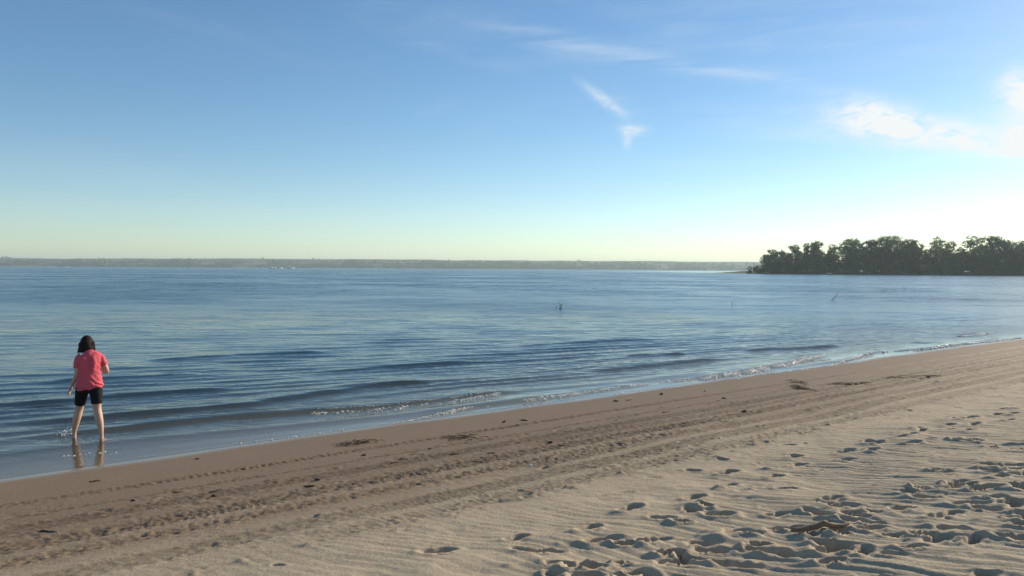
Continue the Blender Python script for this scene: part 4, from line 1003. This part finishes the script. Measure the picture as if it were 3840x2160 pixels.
chip_px = [(355, 1805), (500, 1876), (810, 1842), (802, 1858), (1160, 1828), (1190, 1802), (665, 1846), (1365, 1708), (1480, 1735), (1615, 1683), (1780, 1630), (1890, 1584), (1965, 1577), (2310, 1505), (2362, 1500), (2480, 1480), (2646, 1467), (2715, 1494), (3460, 1420), (3480, 1416), (3180, 1440), (3215, 1441), (2500, 1545), (2790, 1540), (3030, 1535), (1330, 1812), (185, 1994), (2065, 1660), (1845, 1702), (740, 1722)]
for i, (px, py) in enumerate(chip_px):
    s_, m_, xx, yy, zz = ground_at(px, py)
    c = link('driftwood_chip', chips[i % 4]); sc = rd.uniform(.45, .8) * (1 + .02 * s_)
    c.location = (xx, yy, zz - .002); c.rotation_euler = (0, 0, rd.uniform(-.9, 1.2)); c.scale = (sc, sc, sc)
    zone = ['on smooth wet sand by the water', 'between zigzag and dashed tracks', 'among the broad tyre tracks', 'near the dry rippled sand'][int(np.searchsorted([1.5, 2.25, 4.0], m_))]
    far_ = ' near the wading person' if s_ < 3.2 else ' beside the matted weed' if s_ < 6.5 else ' past the flat weed patch' if s_ < 11 else ' around the arc of twigs'
    tag(c, ['thick', 'squat', 'long thin', 'blunt'][i % 4] + ' wood chip ' + zone + far_.replace('around the', 'by'), 'driftwood', 'driftwood chips on the damp sand')
def weed_patch(px, py, px2, py2, k, label, seed, size=.05):
    r = np.random.default_rng(seed); A, B = ground_at(px, py), ground_at(px2, py2); ps = []; base = Vector(((A[2] + B[2]) / 2, (A[3] + B[3]) / 2, (A[4] + B[4]) / 2))
    for _ in range(int(k * .46)):
        f = r.uniform(-.15, 1.15); s_ = A[0] + (B[0] - A[0]) * f + r.normal(0, .07); m_ = A[1] + (B[1] - A[1]) * f + r.normal(0, .09); xx, yy = to_xy(s_, N0 - m_); zz = sand_z(s_, m_)
        an = r.uniform(0, 6.28); ln = size * r.uniform(.5, 2.2); d = Vector((math.cos(an), math.sin(an), 0)); p = Vector((xx, yy, zz + .004)) - base
        ps.append(tube([p - d * ln, p + Vector((r.normal(0, .01), r.normal(0, .01), r.uniform(.004, .03))), p + d * ln], [.002, r.uniform(.0025, .006), .0015], 5))
    o = link('washed_up_weed', mesh_py('washed_up_weed', *merge(ps)), M['weed']); o.location = base; tag(o, label, 'weed')
weed_patch(1300, 1668, 1400, 1655, 120, 'matted brown weed and twigs washed up where the zigzag wheel track ends', 1)
weed_patch(1690, 1646, 1780, 1640, 90, 'flat dark weed patch on damp sand beside the thin wheel track', 2)
weed_patch(2985, 1450, 3010, 1462, 110, 'arc of dark twigs and weed washed up across the wheel track', 3, .07)
weed_patch(2975, 1428, 3000, 1440, 40, 'small curved tuft of dark weed just above the swash foam', 4, .06)
weed_patch(3110, 1442, 3250, 1438, 70, 'long thin line of dark driftwood twigs beyond the arc of weed', 5, .09)
weed_patch(3350, 1418, 3490, 1412, 60, 'dark twig litter along the wheel ruts towards the wooded point', 6, .10)
for i, (px, py) in enumerate([(2538, 1661), (2700, 1646), (1990, 1742)]):
    s_, m_, xx, yy, zz = ground_at(px, py)
    V, Fc = [], []
    for a_ in range(7):
        for b_ in range(10):
            th = math.pi * .5 * a_ / 6; ph = 2 * math.pi * b_ / 10; rr_ = .022 * math.sin(th) * (1 + .10 * math.cos(ph * 5)); V.append((rr_ * math.cos(ph) * 1.25, rr_ * math.sin(ph), .014 * math.cos(th)))
    for a_ in range(6):
        for b_ in range(10): b2 = (b_ + 1) % 10; Fc.append((a_ * 10 + b_, (a_ + 1) * 10 + b_, (a_ + 1) * 10 + b2, a_ * 10 + b2))
    Fc.append(tuple(range(60, 70))[::-1])
    o = link('shell', mesh_py('shell', V, Fc), M['shell']); o.location = (xx, yy, zz - .001); o.rotation_euler = (0, 0, i * 1.3); tag(o, 'tiny white shell on the tracked sand', 'shell', 'shells on the tracked sand')

# ------------------------------------------------------------------ haze in the air
m, t, out = new_mat('haze')
pv = t.add('ShaderNodeVolumePrincipled'); pv.inputs['Color'].default_value = (.76, .94, 1.0, 1); pv.inputs['Density'].default_value = .00018; pv.inputs['Anisotropy'].default_value = .25
t.link(pv.outputs[0], out.inputs['Volume'])
tag(link('haze', mesh_py('haze', *box(-5600, 5600, -3500, 6500, -8.5, 75), smooth=False), m), 'thin pale blue air over the lake', 'haze', None, 'stuff')
